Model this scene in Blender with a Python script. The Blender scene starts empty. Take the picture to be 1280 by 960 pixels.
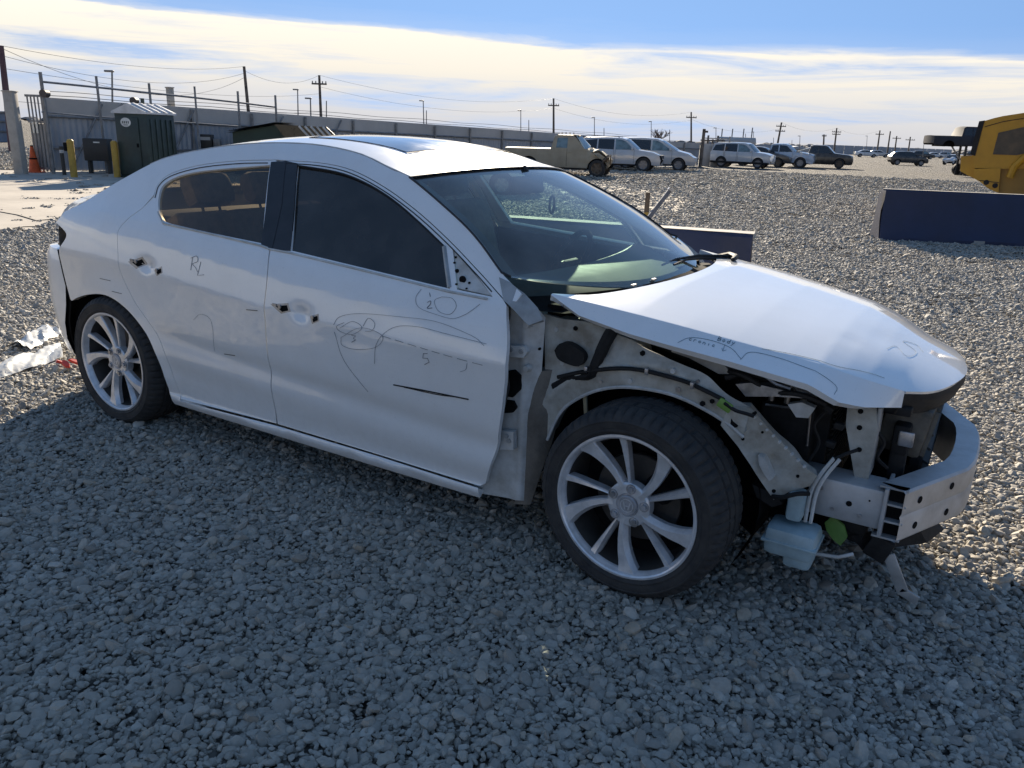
import bpy, bmesh, math, random
import numpy as np
from mathutils import Vector, Matrix

random.seed(7)
RNG = np.random.default_rng(7)
SC = bpy.context.scene
COL = SC.collection
R_ = math.radians

# ------------------------------------------------------------------ camera
CAM_POS = Vector((0.8455, -3.0, 1.4118))
CAM_YAW, CAM_PITCH, CAM_ROLL, CAM_F = R_(120.98), R_(17.4), R_(2.09), 985.81   # focal length in pixels of a 1280 wide frame
_f = Vector((math.cos(CAM_PITCH)*math.cos(CAM_YAW), math.cos(CAM_PITCH)*math.sin(CAM_YAW), -math.sin(CAM_PITCH)))
_r = _f.cross(Vector((0, 0, 1))).normalized()
_u = _r.cross(_f)
_r, _u = _r*math.cos(CAM_ROLL)+_u*math.sin(CAM_ROLL), _u*math.cos(CAM_ROLL)-_r*math.sin(CAM_ROLL)
cam_data = bpy.data.cameras.new('camera')
cam_data.sensor_fit = 'HORIZONTAL'
cam_data.sensor_width = 36.0
cam_data.lens = 36.0*CAM_F/1280.0
cam_data.clip_start = 0.05
cam_data.clip_end = 20000
cam = bpy.data.objects.new('camera', cam_data)
COL.objects.link(cam)
M = Matrix((( _r.x, _u.x, -_f.x, CAM_POS.x), (_r.y, _u.y, -_f.y, CAM_POS.y), (_r.z, _u.z, -_f.z, CAM_POS.z), (0, 0, 0, 1)))
cam.matrix_world = M
SC.camera = cam

# ------------------------------------------------------------------ sky, sun, exposure
SUN_AZ, SUN_EL = R_(121.5), R_(20.5)          # azimuth counter-clockwise from +X
SUN_DIR = Vector((math.cos(SUN_EL)*math.cos(SUN_AZ), math.cos(SUN_EL)*math.sin(SUN_AZ), math.sin(SUN_EL)))
world = bpy.data.worlds.new('World')
SC.world = world
world.use_nodes = True
nt = world.node_tree
nt.nodes.clear()
def N(t, typ, **kw):
    n = t.nodes.new(typ)
    for k, v in kw.items():
        setattr(n, k, v)
    return n
w_out = N(nt, 'ShaderNodeOutputWorld')
w_bg = N(nt, 'ShaderNodeBackground')
w_bg.inputs['Strength'].default_value = 0.12
sky = N(nt, 'ShaderNodeTexSky', sky_type='NISHITA', sun_disc=False)
sky.sun_elevation = SUN_EL
sky.sun_rotation = R_(90)-SUN_AZ
sky.altitude = 1600
sky.air_density = 1.0
sky.dust_density = 0.2
sky.ozone_density = 2.2
tc = N(nt, 'ShaderNodeTexCoord')
sep = N(nt, 'ShaderNodeSeparateXYZ')
lift = N(nt, 'ShaderNodeVectorMath', operation='ADD'); lift.inputs[1].default_value = (0, 0, 0.75)      # thin, clear high-plains air: the blue reaches low
norm = N(nt, 'ShaderNodeVectorMath', operation='NORMALIZE')
nt.links.new(tc.outputs['Generated'], lift.inputs[0]); nt.links.new(lift.outputs[0], norm.inputs[0]); nt.links.new(norm.outputs[0], sky.inputs['Vector'])
nt.links.new(tc.outputs['Generated'], sep.inputs[0])
mp = N(nt, 'ShaderNodeMapping')
mp.inputs['Rotation'].default_value = (0, R_(1.4), R_(20))
mp.inputs['Scale'].default_value = (2.2, 2.2, 30)
nt.links.new(tc.outputs['Generated'], mp.inputs[0])
n1 = N(nt, 'ShaderNodeTexNoise')
n1.inputs['Scale'].default_value = 1.3; n1.inputs['Detail'].default_value = 11; n1.inputs['Roughness'].default_value = 0.62; n1.inputs['Distortion'].default_value = 0.5
nt.links.new(mp.outputs[0], n1.inputs['Vector'])
mp2 = N(nt, 'ShaderNodeMapping')
mp2.inputs['Scale'].default_value = (1.5, 1.5, 9)
mp2.inputs['Location'].default_value = (3.1, 1.7, 0.4)
nt.links.new(tc.outputs['Generated'], mp2.inputs[0])
n2 = N(nt, 'ShaderNodeTexNoise')
n2.inputs['Scale'].default_value = 2.0; n2.inputs['Detail'].default_value = 8; n2.inputs['Roughness'].default_value = 0.6
nt.links.new(mp2.outputs[0], n2.inputs['Vector'])
def math_node(t, op, a, b=None, clamp=False):
    m = N(t, 'ShaderNodeMath', operation=op, use_clamp=clamp)
    for i, v in enumerate((a, b)):
        if v is None: continue
        if isinstance(v, (int, float)): m.inputs[i].default_value = v
        else: t.links.new(v, m.inputs[i])
    return m.outputs[0]
def ramp(t, fac, stops):
    r = N(t, 'ShaderNodeValToRGB')
    el = r.color_ramp.elements
    while len(el) > 1: el.remove(el[-1])
    el[0].position, el[0].color = stops[0][0], stops[0][1]
    for p, c in stops[1:]:
        e = el.new(p); e.color = c
    t.links.new(fac, r.inputs[0])
    return r
def g_(v): return (v, v, v, 1)
# cloud bank hugging the horizon on every side: its upper edge wanders with noise
dot = N(nt, 'ShaderNodeVectorMath', operation='DOT_PRODUCT'); dot.inputs[1].default_value = (0.857*.030, 0.515*.030, 0)
nt.links.new(tc.outputs['Generated'], dot.inputs[0])
tilt = dot.outputs['Value']
zed = math_node(nt, 'ADD', sep.outputs['Z'], tilt)
edge_n = math_node(nt, 'MULTIPLY', math_node(nt, 'SUBTRACT', n2.outputs['Fac'], 0.5), 0.026)
zz = math_node(nt, 'ADD', math_node(nt, 'ADD', zed, edge_n), math_node(nt, 'MULTIPLY', math_node(nt, 'SUBTRACT', n1.outputs['Fac'], 0.5), 0.034))
bank = ramp(nt, math_node(nt, 'MULTIPLY', zz, 4.0), [(0.0, g_(1)), (0.425, g_(1)), (0.437, g_(0.45)), (0.46, g_(0.08)), (0.53, g_(0))])
streak = ramp(nt, n1.outputs['Fac'], [(0.32, g_(0.28)), (0.42, g_(0.72)), (0.52, g_(1.0))])
dens = ramp(nt, math_node(nt, 'MULTIPLY', sep.outputs['Z'], 5.0), [(0.0, g_(0.78)), (0.2, g_(0.82)), (0.36, g_(1.0)), (1.0, g_(1.0))])
cover = math_node(nt, 'MULTIPLY', bank.outputs[0], streak.outputs[0])
cover2 = math_node(nt, 'MULTIPLY', cover, dens.outputs[0], clamp=True)
ccol = ramp(nt, math_node(nt, 'MULTIPLY', sep.outputs['Z'], 6.0), [(0.0, (2.75, 2.5, 2.25, 1)), (0.3, (3.4, 3.15, 2.75, 1)), (0.8, (4.1, 3.85, 3.35, 1))])
wmix = N(nt, 'ShaderNodeMix', data_type='RGBA')
nt.links.new(cover2, wmix.inputs['Factor'])
hs = N(nt, 'ShaderNodeHueSaturation'); hs.inputs['Saturation'].default_value = .95
air = N(nt, 'ShaderNodeMix', data_type='RGBA', blend_type='MULTIPLY'); air.inputs['Factor'].default_value = 1; air.inputs['B'].default_value = (.89, .97, .96, 1)     # the cool cyan cast of the clear winter sky
nt.links.new(sky.outputs[0], air.inputs['A'])
nt.links.new(air.outputs['Result'], hs.inputs['Color'])
nt.links.new(hs.outputs[0], wmix.inputs['A'])
nt.links.new(ccol.outputs[0], wmix.inputs['B'])
nt.links.new(wmix.outputs['Result'], w_bg.inputs['Color'])
nt.links.new(w_bg.outputs[0], w_out.inputs[0])

sun_data = bpy.data.lights.new('sun', 'SUN')
sun_data.energy = 5.0
sun_data.angle = R_(0.55)
sun_data.color = (1.0, 0.87, 0.69)
sun = bpy.data.objects.new('sun', sun_data)
COL.objects.link(sun)
sun.rotation_euler = SUN_DIR.to_track_quat('Z', 'Y').to_euler()

SC.view_settings.view_transform = 'Standard'
SC.view_settings.look = 'None'
SC.view_settings.gamma = 1.0
SC.view_settings.use_curve_mapping = False
SC.view_settings.exposure = 1.2
SC.render.engine = 'CYCLES'
SC.cycles.max_bounces = 8
SC.cycles.transparent_max_bounces = 12
SC.cycles.use_denoising = True

# ------------------------------------------------------------------ helpers
def at(px, py, z=0.0):
    """Ground (or height z) point under a pixel of the 1280x960 photograph."""
    d = _r*((px-640)/CAM_F)+_u*((480-py)/CAM_F)+_f
    t = (z-CAM_POS.z)/d.z
    return CAM_POS+d*t
def at_depth(px, py, dist):
    """Point on the ray of a pixel at a horizontal distance from the camera."""
    d = _r*((px-640)/CAM_F)+_u*((480-py)/CAM_F)+_f
    return CAM_POS+d*(dist/math.hypot(d.x, d.y))

def tag(o, label=None, cat=None, group=None, kind=None):
    if label: o['label'] = label
    if cat: o['category'] = cat
    if group: o['group'] = group
    if kind: o['kind'] = kind
    return o
def empty(name, loc=(0, 0, 0), rz=0.0, label=None, cat=None, group=None):
    o = bpy.data.objects.new(name, None)
    o.empty_display_size = 0.2
    COL.objects.link(o)
    o.location = loc
    o.rotation_euler = (0, 0, rz)
    return tag(o, label, cat, group)
def link(name, me, mat, parent=None):
    o = bpy.data.objects.new(name, me)
    if mat is not None and not me.materials:
        me.materials.append(mat)
    COL.objects.link(o)
    if parent is not None:
        o.parent = parent
    return o
def copy_tree(o, parent=None):
    c = o.copy(); COL.objects.link(c); c.parent = parent
    for ch in list(o.children):
        copy_tree(ch, c)
    return c

class MB:
    """Collects simple shapes into one mesh."""
    def __init__(s):
        s.v = []; s.f = []
    def add(s, vs, fs):
        n = len(s.v)
        s.v += [tuple(v) for v in vs]
        s.f += [tuple(i+n for i in f) for f in fs]
        return s
    def box(s, c, d, rot=None, bev=0.0):
        hx, hy, hz = d[0]/2, d[1]/2, d[2]/2
        if bev <= 0:
            vs = [Vector((x, y, z)) for x in (-hx, hx) for y in (-hy, hy) for z in (-hz, hz)]
            fs = [(0, 1, 3, 2), (4, 6, 7, 5), (0, 4, 5, 1), (2, 3, 7, 6), (0, 2, 6, 4), (1, 5, 7, 3)]
        else:
            b = bev
            bm = bmesh.new(); bmesh.ops.create_cube(bm, size=1.0)
            for v in bm.verts: v.co = Vector((v.co.x*d[0], v.co.y*d[1], v.co.z*d[2]))
            bmesh.ops.bevel(bm, geom=bm.edges[:], offset=b, segments=2, affect='EDGES', profile=0.5)
            bm.verts.index_update()
            vs = [v.co.copy() for v in bm.verts]; fs = [tuple(v.index for v in f.verts) for f in bm.faces]
            bm.free()
        if rot is not None:
            m = rot if isinstance(rot, Matrix) else Matrix.Rotation(rot, 3, 'Z')
            vs = [m @ v for v in vs]
        c = Vector(c)
        return s.add([v+c for v in vs], fs)
    def cyl(s, p0, p1, r0, r1=None, n=12, caps=True):
        p0, p1 = Vector(p0), Vector(p1)
        r1 = r0 if r1 is None else r1
        ax = (p1-p0).normalized()
        a = ax.orthogonal().normalized(); b = ax.cross(a)
        vs = []
        for p, r in ((p0, r0), (p1, r1)):
            for i in range(n):
                t = 2*math.pi*i/n
                vs.append(p+a*(r*math.cos(t))+b*(r*math.sin(t)))
        fs = [(i, (i+1) % n, n+(i+1) % n, n+i) for i in range(n)]
        if caps: fs += [tuple(range(n-1, -1, -1)), tuple(range(n, 2*n))]
        return s.add(vs, fs)
    def tube(s, path, r, n=8, closed=False):
        path = [Vector(p) for p in path]
        m = len(path); vs = []; fs = []
        prev = None
        for i, p in enumerate(path):
            t = (path[min(i+1, m-1)]-path[max(i-1, 0)]).normalized()
            a = (prev-t*prev.dot(t)) if prev is not None else t.orthogonal()
            if a.length < 1e-6: a = t.orthogonal()
            a.normalize(); prev = a; b = t.cross(a)
            rr = r[i] if isinstance(r, (list, tuple)) else r
            for k in range(n):
                th = 2*math.pi*k/n
                vs.append(p+a*(rr*math.cos(th))+b*(rr*math.sin(th)))
        for i in range(m-1):
            for k in range(n):
                fs.append((i*n+k, i*n+(k+1) % n, (i+1)*n+(k+1) % n, (i+1)*n+k))
        fs += [tuple(range(n-1, -1, -1)), tuple(range((m-1)*n, m*n))]
        return s.add(vs, fs)
    def prism(s, pts, fn0, fn1):
        """Outline pts mapped by fn0 and fn1 to the two caps."""
        n = len(pts)
        vs = [fn0(*p) for p in pts]+[fn1(*p) for p in pts]
        fs = [tuple(range(n-1, -1, -1)), tuple(range(n, 2*n))]+[(i, (i+1) % n, n+(i+1) % n, n+i) for i in range(n)]
        return s.add(vs, fs)
    def plateY(s, pts, y0, y1):
        return s.prism(pts, lambda a, b: (a, y0, b), lambda a, b: (a, y1, b))
    def revolveY(s, prof, c, n=48, mod=None):
        """Profile of (radius, y) turned about the Y axis through c."""
        m = len(prof); vs = []; fs = []
        for i in range(n):
            t = 2*math.pi*i/n
            for j, (r, y) in enumerate(prof):
                rr = r+(mod(i, j) if mod else 0)
                vs.append((c[0]+rr*math.cos(t), c[1]+y, c[2]+rr*math.sin(t)))
        for i in range(n):
            k = (i+1) % n
            for j in range(m-1):
                fs.append((i*m+j, k*m+j, k*m+j+1, i*m+j+1))
        return s.add(vs, fs)
    def grid(s, rows):
        nr, nc = len(rows), len(rows[0])
        vs = [p for r in rows for p in r]
        fs = [(i*nc+j, i*nc+j+1, (i+1)*nc+j+1, (i+1)*nc+j) for i in range(nr-1) for j in range(nc-1)]
        return s.add(vs, fs)
    def build(s, name, mat, parent=None, smooth=35, recalc=True):
        me = bpy.data.meshes.new(name)
        me.from_pydata([tuple(v) for v in s.v], [], s.f)
        if recalc:
            bm = bmesh.new(); bm.from_mesh(me)
            bmesh.ops.recalc_face_normals(bm, faces=bm.faces[:])
            bm.to_mesh(me); bm.free()
        if smooth:
            me.polygons.foreach_set('use_smooth', [True]*len(me.polygons))
            me.set_sharp_from_angle(angle=R_(smooth))
        return link(name, me, mat, parent)

def crom(pts, n=6):
    """Catmull-Rom curve through the points."""
    P = [np.array(p, float) for p in pts]
    P = [2*P[0]-P[1]]+P+[2*P[-1]-P[-2]]
    out = []
    for i in range(1, len(P)-2):
        a, b, c, d = P[i-1:i+3]
        for k in range(n):
            t = k/n
            out.append(.5*((2*b)+(-a+c)*t+(2*a-5*b+4*c-d)*t*t+(-a+3*b-3*c+d)*t**3))
    out.append(P[-2])
    return [tuple(float(x) for x in p) for p in out]

def panel(name, outline, mat, parent, fmap, holes=(), step=0.04, flange=0.014, out=None, cuts=None):
    """A sheet: 2D outline (with holes) cut on a grid, carried onto the surface fmap(a, b) -> xyz, with a folded rim."""
    bm = bmesh.new()
    edges = []
    for loop in [outline]+list(holes):
        L = []
        for p in loop:
            if not L or math.hypot(p[0]-L[-1][0], p[1]-L[-1][1]) > 1e-4: L.append(p)
        if math.hypot(L[0][0]-L[-1][0], L[0][1]-L[-1][1]) < 1e-4: L.pop()
        vs = [bm.verts.new((p[0], p[1], 0)) for p in L]
        edges += [bm.edges.new((vs[i], vs[(i+1) % len(vs)])) for i in range(len(vs))]
    bmesh.ops.triangle_fill(bm, use_beauty=True, use_dissolve=False, edges=edges)
    A = np.array([v.co[:2] for v in bm.verts])
    for ax in (0, 1):
        lo, hi = A[:, ax].min(), A[:, ax].max()
        for c in (cuts[ax] if cuts else np.arange(lo+step*.5, hi, step)):
            co = [0, 0, 0]; no = [0, 0, 0]; co[ax] = float(c); no[ax] = 1
            bmesh.ops.bisect_plane(bm, geom=bm.verts[:]+bm.edges[:]+bm.faces[:], dist=1e-5, plane_co=co, plane_no=no)
    bmesh.ops.triangulate(bm, faces=bm.faces[:])
    bm.verts.index_update()
    A = np.array([v.co[:2] for v in bm.verts])
    T = np.array([[v.index for v in f.verts] for f in bm.faces])
    B = [(e.verts[0].index, e.verts[1].index) for e in bm.edges if len(e.link_faces) == 1]
    bm.free()
    P = fmap(A[:, 0], A[:, 1]); h = 2e-3
    du = fmap(A[:, 0]+h, A[:, 1])-fmap(A[:, 0]-h, A[:, 1])
    dv = fmap(A[:, 0], A[:, 1]+h)-fmap(A[:, 0], A[:, 1]-h)
    nn = np.cross(du, dv); nn /= np.linalg.norm(nn, axis=1)[:, None]+1e-12
    o = np.array(out)
    if (nn @ o).mean() < 0: nn = -nn
    fn = np.cross(P[T[:, 1]]-P[T[:, 0]], P[T[:, 2]]-P[T[:, 0]])
    flip = (fn*nn[T[:, 0]]).sum(1) < 0
    T[flip] = T[flip][:, ::-1]
    verts = P.tolist(); faces = T.tolist(); norms = nn.tolist()
    for a, b in B:
        k = len(verts)
        verts += [P[a].tolist(), P[b].tolist(), (P[b]-nn[b]*flange).tolist(), (P[a]-nn[a]*flange).tolist()]
        norms += [[0, 0, 0]]*4
        faces.append([k, k+1, k+2, k+3])
    me = bpy.data.meshes.new(name)
    me.from_pydata(verts, [], faces)
    me.polygons.foreach_set('use_smooth', [True]*len(me.polygons))
    me.normals_split_custom_set_from_vertices(norms)
    return link(name, me, mat, parent)

# ------------------------------------------------------------------ materials
def new_mat(name):
    m = bpy.data.materials.new(name); m.use_nodes = True
    t = m.node_tree
    return m, t, t.nodes['Principled BSDF']
def rgba(c): return (c[0], c[1], c[2], 1)
def simple(name, col, rough=0.5, metal=0.0, var=0.12, scale=8.0, bump=0.0, bscale=60.0, coat=0.0, spec=0.5, col2=None, rvar=0.1):
    """Principled surface whose colour and gloss wander with noise."""
    m, t, p = new_mat(name)
    tcn = N(t, 'ShaderNodeTexCoord')
    nz = N(t, 'ShaderNodeTexNoise'); nz.inputs['Scale'].default_value = scale; nz.inputs['Detail'].default_value = 6; nz.inputs['Roughness'].default_value = .65
    t.links.new(tcn.outputs['Object'], nz.inputs['Vector'])
    c2 = col2 if col2 else tuple(max(0, x*(1-var*2)) for x in col)
    c1 = col if col2 else tuple(min(1, x*(1+var*.5)) for x in col)
    rp = ramp(t, nz.outputs['Fac'], [(0.32, rgba(c2)), (0.62, rgba(c1))])
    t.links.new(rp.outputs[0], p.inputs['Base Color'])
    rr = N(t, 'ShaderNodeMapRange'); rr.inputs['To Min'].default_value = max(.02, rough-rvar); rr.inputs['To Max'].default_value = min(1, rough+rvar)
    t.links.new(nz.outputs['Fac'], rr.inputs['Value']); t.links.new(rr.outputs[0], p.inputs['Roughness'])
    p.inputs['Metallic'].default_value = metal
    p.inputs['Specular IOR Level'].default_value = spec
    p.inputs['Coat Weight'].default_value = coat
    p.inputs['Coat Roughness'].default_value = 0.04
    if bump > 0:
        nb = N(t, 'ShaderNodeTexNoise'); nb.inputs['Scale'].default_value = bscale; nb.inputs['Detail'].default_value = 5
        t.links.new(tcn.outputs['Object'], nb.inputs['Vector'])
        b = N(t, 'ShaderNodeBump'); b.inputs['Strength'].default_value = bump; b.inputs['Distance'].default_value = 0.01
        t.links.new(nb.outputs['Fac'], b.inputs['Height']); t.links.new(b.outputs[0], p.inputs['Normal'])
    return m
def glass(name, tint, refl=1.0, dirt=0.04, rough=0.02):
    """Clear sheet: tinted transmission plus a Fresnel reflection and a little dust."""
    m, t, p = new_mat(name)
    t.nodes.remove(p)
    o = [n for n in t.nodes if n.type == 'OUTPUT_MATERIAL'][0]
    tr = N(t, 'ShaderNodeBsdfTransparent'); tr.inputs[0].default_value = rgba(tint)
    gl = N(t, 'ShaderNodeBsdfGlossy'); gl.inputs['Roughness'].default_value = rough
    gl.inputs['Color'].default_value = (refl, refl, refl, 1)
    df = N(t, 'ShaderNodeBsdfDiffuse'); df.inputs[0].default_value = (.45, .43, .40, 1)
    lw = N(t, 'ShaderNodeLayerWeight'); lw.inputs['Blend'].default_value = .5
    fr_o = math_node(t, 'MULTIPLY_ADD', math_node(t, 'POWER', lw.outputs['Facing'], 4.6), .94)     # Schlick, alike from both sides of the sheet
    fr_o.node.inputs[2].default_value = .06
    tcn = N(t, 'ShaderNodeTexCoord')
    nz = N(t, 'ShaderNodeTexNoise'); nz.inputs['Scale'].default_value = 5; nz.inputs['Detail'].default_value = 8
    t.links.new(tcn.outputs['Object'], nz.inputs['Vector'])
    dr = N(t, 'ShaderNodeMapRange'); dr.inputs['From Min'].default_value = .35; dr.inputs['From Max'].default_value = .75; dr.inputs['To Min'].default_value = dirt*.4; dr.inputs['To Max'].default_value = dirt*1.6
    t.links.new(nz.outputs['Fac'], dr.inputs['Value'])
    m1 = N(t, 'ShaderNodeMixShader'); m2 = N(t, 'ShaderNodeMixShader')
    t.links.new(dr.outputs[0], m1.inputs[0]); t.links.new(tr.outputs[0], m1.inputs[1]); t.links.new(df.outputs[0], m1.inputs[2])
    t.links.new(fr_o, m2.inputs[0]); t.links.new(m1.outputs[0], m2.inputs[1]); t.links.new(gl.outputs[0], m2.inputs[2])
    t.links.new(m2.outputs[0], o.inputs[0])
    return m
def car_paint(name, col, dirt=0.25, rough=0.32, coat=1.0):
    """Clear-coated paint with dust gathered in soft patches and low down."""
    m, t, p = new_mat(name)
    tcn = N(t, 'ShaderNodeTexCoord')
    nz = N(t, 'ShaderNodeTexNoise'); nz.inputs['Scale'].default_value = 3.5; nz.inputs['Detail'].default_value = 9; nz.inputs['Roughness'].default_value = .7
    t.links.new(tcn.outputs['Object'], nz.inputs['Vector'])
    sp = N(t, 'ShaderNodeTexNoise'); sp.inputs['Scale'].default_value = 160; sp.inputs['Detail'].default_value = 2
    t.links.new(tcn.outputs['Object'], sp.inputs['Vector'])
    a = N(t, 'ShaderNodeMapRange'); a.inputs['From Min'].default_value = .42; a.inputs['From Max'].default_value = .72; a.inputs['To Max'].default_value = dirt
    t.links.new(nz.outputs['Fac'], a.inputs['Value'])
    b = N(t, 'ShaderNodeMapRange'); b.inputs['From Min'].default_value = .66; b.inputs['From Max'].default_value = .72; b.inputs['To Max'].default_value = dirt*1.2
    t.links.new(sp.outputs['Fac'], b.inputs['Value'])
    # road splash thrown up along the sills
    sx = N(t, 'ShaderNodeSeparateXYZ'); t.links.new(tcn.outputs['Object'], sx.inputs[0])
    lo = N(t, 'ShaderNodeMapRange'); lo.inputs['From Min'].default_value = .44; lo.inputs['From Max'].default_value = .17; lo.inputs['To Max'].default_value = dirt*2.4
    t.links.new(sx.outputs['Z'], lo.inputs['Value'])
    nq = N(t, 'ShaderNodeTexNoise'); nq.inputs['Scale'].default_value = 38; nq.inputs['Detail'].default_value = 6
    t.links.new(tcn.outputs['Object'], nq.inputs['Vector'])
    sp2 = math_node(t, 'MULTIPLY', lo.outputs[0], math_node(t, 'MULTIPLY', nq.outputs['Fac'], nq.outputs['Fac']))
    s = math_node(t, 'ADD', math_node(t, 'ADD', a.outputs[0], b.outputs[0]), sp2, clamp=True)
    mx = N(t, 'ShaderNodeMix', data_type='RGBA')
    mx.inputs['A'].default_value = rgba(col); mx.inputs['B'].default_value = (.36, .33, .28, 1)
    t.links.new(s, mx.inputs['Factor']); t.links.new(mx.outputs['Result'], p.inputs['Base Color'])
    rr = N(t, 'ShaderNodeMapRange'); rr.inputs['To Min'].default_value = rough; rr.inputs['To Max'].default_value = .7
    t.links.new(s, rr.inputs['Value']); t.links.new(rr.outputs[0], p.inputs['Roughness'])
    p.inputs['Coat Weight'].default_value = coat; p.inputs['Coat Roughness'].default_value = 0.05; p.inputs['Coat IOR'].default_value = 1.65
    return m
# ------------------------------------------------------------------ outlines of the sedan, metres (x forward from the front axle, z up)
S_fd_top=[(-1.731,1.287),(-1.519,1.287),(-1.343,1.268),(-1.157,1.217),(-0.973,1.147),(-0.796,1.064),(-0.625,0.972),(-0.501,0.902)]
S_fd_front=[(-0.482,0.887),(-0.45,0.769),(-0.448,0.635),(-0.487,0.407),(-0.546,0.23)]
S_fd_bot=[(-0.57,0.212),(-1.051,0.218),(-1.639,0.218)]
S_fd_rear=[(-1.583,0.515),(-1.566,0.812),(-1.587,0.946),(-1.648,1.121)]
S_rd_top=[(-2.376,1.103),(-2.382,1.153),(-2.328,1.203),(-2.168,1.248),(-1.949,1.276),(-1.749,1.288)]
S_rd_rear=[(-2.222,0.204),(-2.248,0.286),(-2.27,0.429),(-2.335,0.544),(-2.43,0.641),(-2.505,0.749),(-2.522,0.844),(-2.54,0.937),(-2.499,0.992),(-2.42,1.052)]
S_rglass=[(-2.345,1.115),(-2.345,1.155),(-2.265,1.197),(-2.106,1.228),(-1.771,1.266),(-1.647,0.973),(-2.235,1.01),(-2.307,1.06)]
S_fglass=[(-1.625,1.27),(-1.415,1.256),(-1.258,1.226),(-1.097,1.175),(-0.935,1.104),(-0.801,1.038),(-0.719,0.909),(-1.482,0.961)]
S_ftri=[(-0.761,1.031),(-0.659,0.976),(-0.545,0.904),(-0.69,0.91)]
S_bpil_r=[(-1.761,1.273),(-1.696,1.279),(-1.624,1.123),(-1.586,0.964),(-1.636,0.968),(-1.687,1.103)]
S_bpil_f=[(-1.692,1.279),(-1.632,1.273),(-1.554,1.112),(-1.493,0.966),(-1.581,0.963),(-1.62,1.123)]
S_arch_r=[(-3.073,0.543),(-2.967,0.581),(-2.814,0.621),(-2.659,0.639),(-2.529,0.613),(-2.42,0.55),(-2.342,0.449),(-2.31,0.323),(-2.391,0.159)]
S_q_rear=[(-3.077,0.98),(-3.148,0.928),(-3.034,0.897),(-3.017,0.868),(-3.087,0.811)]
S_seam=[(-3.099,0.798),(-3.089,0.691),(-3.067,0.556)]
S_rail=[(-2.625,1.177),(-2.44,1.256),(-2.21,1.307),(-1.994,1.338),(-1.781,1.352),(-1.567,1.35),(-1.342,1.325),(-1.155,1.277),(-1.059,1.254),(-0.838,1.157),(-0.685,1.077),(-0.53,0.97)]
S_h1=[(-2.439,0.821),(-2.34,0.853),(-2.32,0.821),(-2.38,0.796)]
S_h2=[(-2.253,0.804),(-2.199,0.827),(-2.193,0.8),(-2.232,0.782)]
S_h3=[(-1.534,0.754),(-1.44,0.77),(-1.428,0.738),(-1.472,0.725)]
S_h4=[(-1.326,0.734),(-1.279,0.752),(-1.272,0.726),(-1.311,0.708)]
S_m_circ3=[(-1.199,0.722),(-1.171,0.756),(-1.078,0.78),(-0.897,0.794),(-0.742,0.799),(-0.589,0.774),(-0.537,0.75)]
S_m_c3a=[(-1.167,0.715),(-1.111,0.747),(-1.063,0.731),(-1.11,0.699),(-1.168,0.702),(-1.183,0.719),(-1.149,0.738)]
S_m_c3b=[(-1.167,0.678),(-1.07,0.73),(-0.964,0.717),(-0.997,0.67),(-1.091,0.644),(-1.162,0.648),(-1.167,0.678)]
S_m_c3c=[(-1.059,0.737),(-1.038,0.769),(-1.006,0.756),(-1.014,0.729),(-1.047,0.721)]
S_m_3=[(-1.114,0.696),(-1.094,0.696),(-1.107,0.685),(-1.096,0.68),(-1.116,0.668)]
S_m_arc=[(-1.01,0.603),(-0.995,0.682),(-0.924,0.751),(-0.822,0.771),(-0.685,0.765),(-0.529,0.757)]
S_m_arc2=[(-1.197,0.695),(-1.161,0.591),(-1.054,0.483)]
S_m_dash=[(-0.964,0.717),(-0.812,0.704),(-0.676,0.693),(-0.514,0.684)]
S_m_5=[(-0.764,0.686),(-0.782,0.683),(-0.786,0.665),(-0.765,0.668),(-0.759,0.655),(-0.78,0.642)]
S_m_J=[(-0.597,0.681),(-0.604,0.657),(-0.628,0.644)]
S_m_scr=[(-0.926,0.538),(-0.787,0.544),(-0.596,0.55)]
S_m_scr2=[(-0.878,0.538),(-0.735,0.54),(-0.656,0.547)]
S_m_2a=[(-0.83,0.896),(-0.843,0.866),(-0.822,0.836),(-0.747,0.822),(-0.679,0.818),(-0.635,0.835),(-0.608,0.854),(-0.583,0.877)]
S_m_2b=[(-0.74,0.881),(-0.765,0.865),(-0.74,0.834),(-0.692,0.83),(-0.673,0.858),(-0.697,0.881),(-0.74,0.881)]
S_m_2=[(-0.792,0.856),(-0.781,0.863),(-0.778,0.853),(-0.788,0.838),(-0.768,0.841)]
S_m_1=[(-0.793,0.888),(-0.785,0.876)]
S_m_rl=[(-2.014,0.883),(-2.015,0.84),(-1.979,0.86),(-1.969,0.884),(-1.999,0.884)]
S_m_rl2=[(-1.953,0.879),(-1.963,0.82),(-1.924,0.824)]
S_m_rd=[(-2.021,0.617),(-1.972,0.649),(-1.913,0.64),(-1.904,0.582),(-1.925,0.489)]
S_m_rds=[(-1.674,0.712),(-1.608,0.718)]
S_m_rds2=[(-1.864,0.489),(-1.793,0.495)]
S_m_q=[(-2.696,0.713),(-2.605,0.714)]
S_m_q2=[(-2.595,0.667),(-2.519,0.666)]
S_apron_up=[(-0.461,0.857),(-0.349,0.84),(-0.231,0.839),(-0.086,0.796),(0.078,0.756),(0.157,0.735),(0.216,0.695),(0.25,0.677),(0.301,0.657)]
S_apron_lo=[(0.296,0.563),(0.234,0.601),(0.168,0.628),(0.088,0.651),(0.008,0.659),(-0.102,0.651),(-0.2,0.618),(-0.286,0.558),(-0.329,0.499),(-0.362,0.409)]
S_hinge=[(-0.541,0.896),(-0.419,0.88),(-0.392,0.841),(-0.395,0.66),(-0.391,0.507),(-0.403,0.297),(-0.424,0.174),(-0.616,0.171)]
S_sillend=[(-0.434,0.646),(-0.315,0.668),(-0.313,0.643),(-0.336,0.511),(-0.354,0.389),(-0.38,0.262),(-0.401,0.162),(-0.464,0.151),(-0.433,0.278),(-0.424,0.492)]
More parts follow.
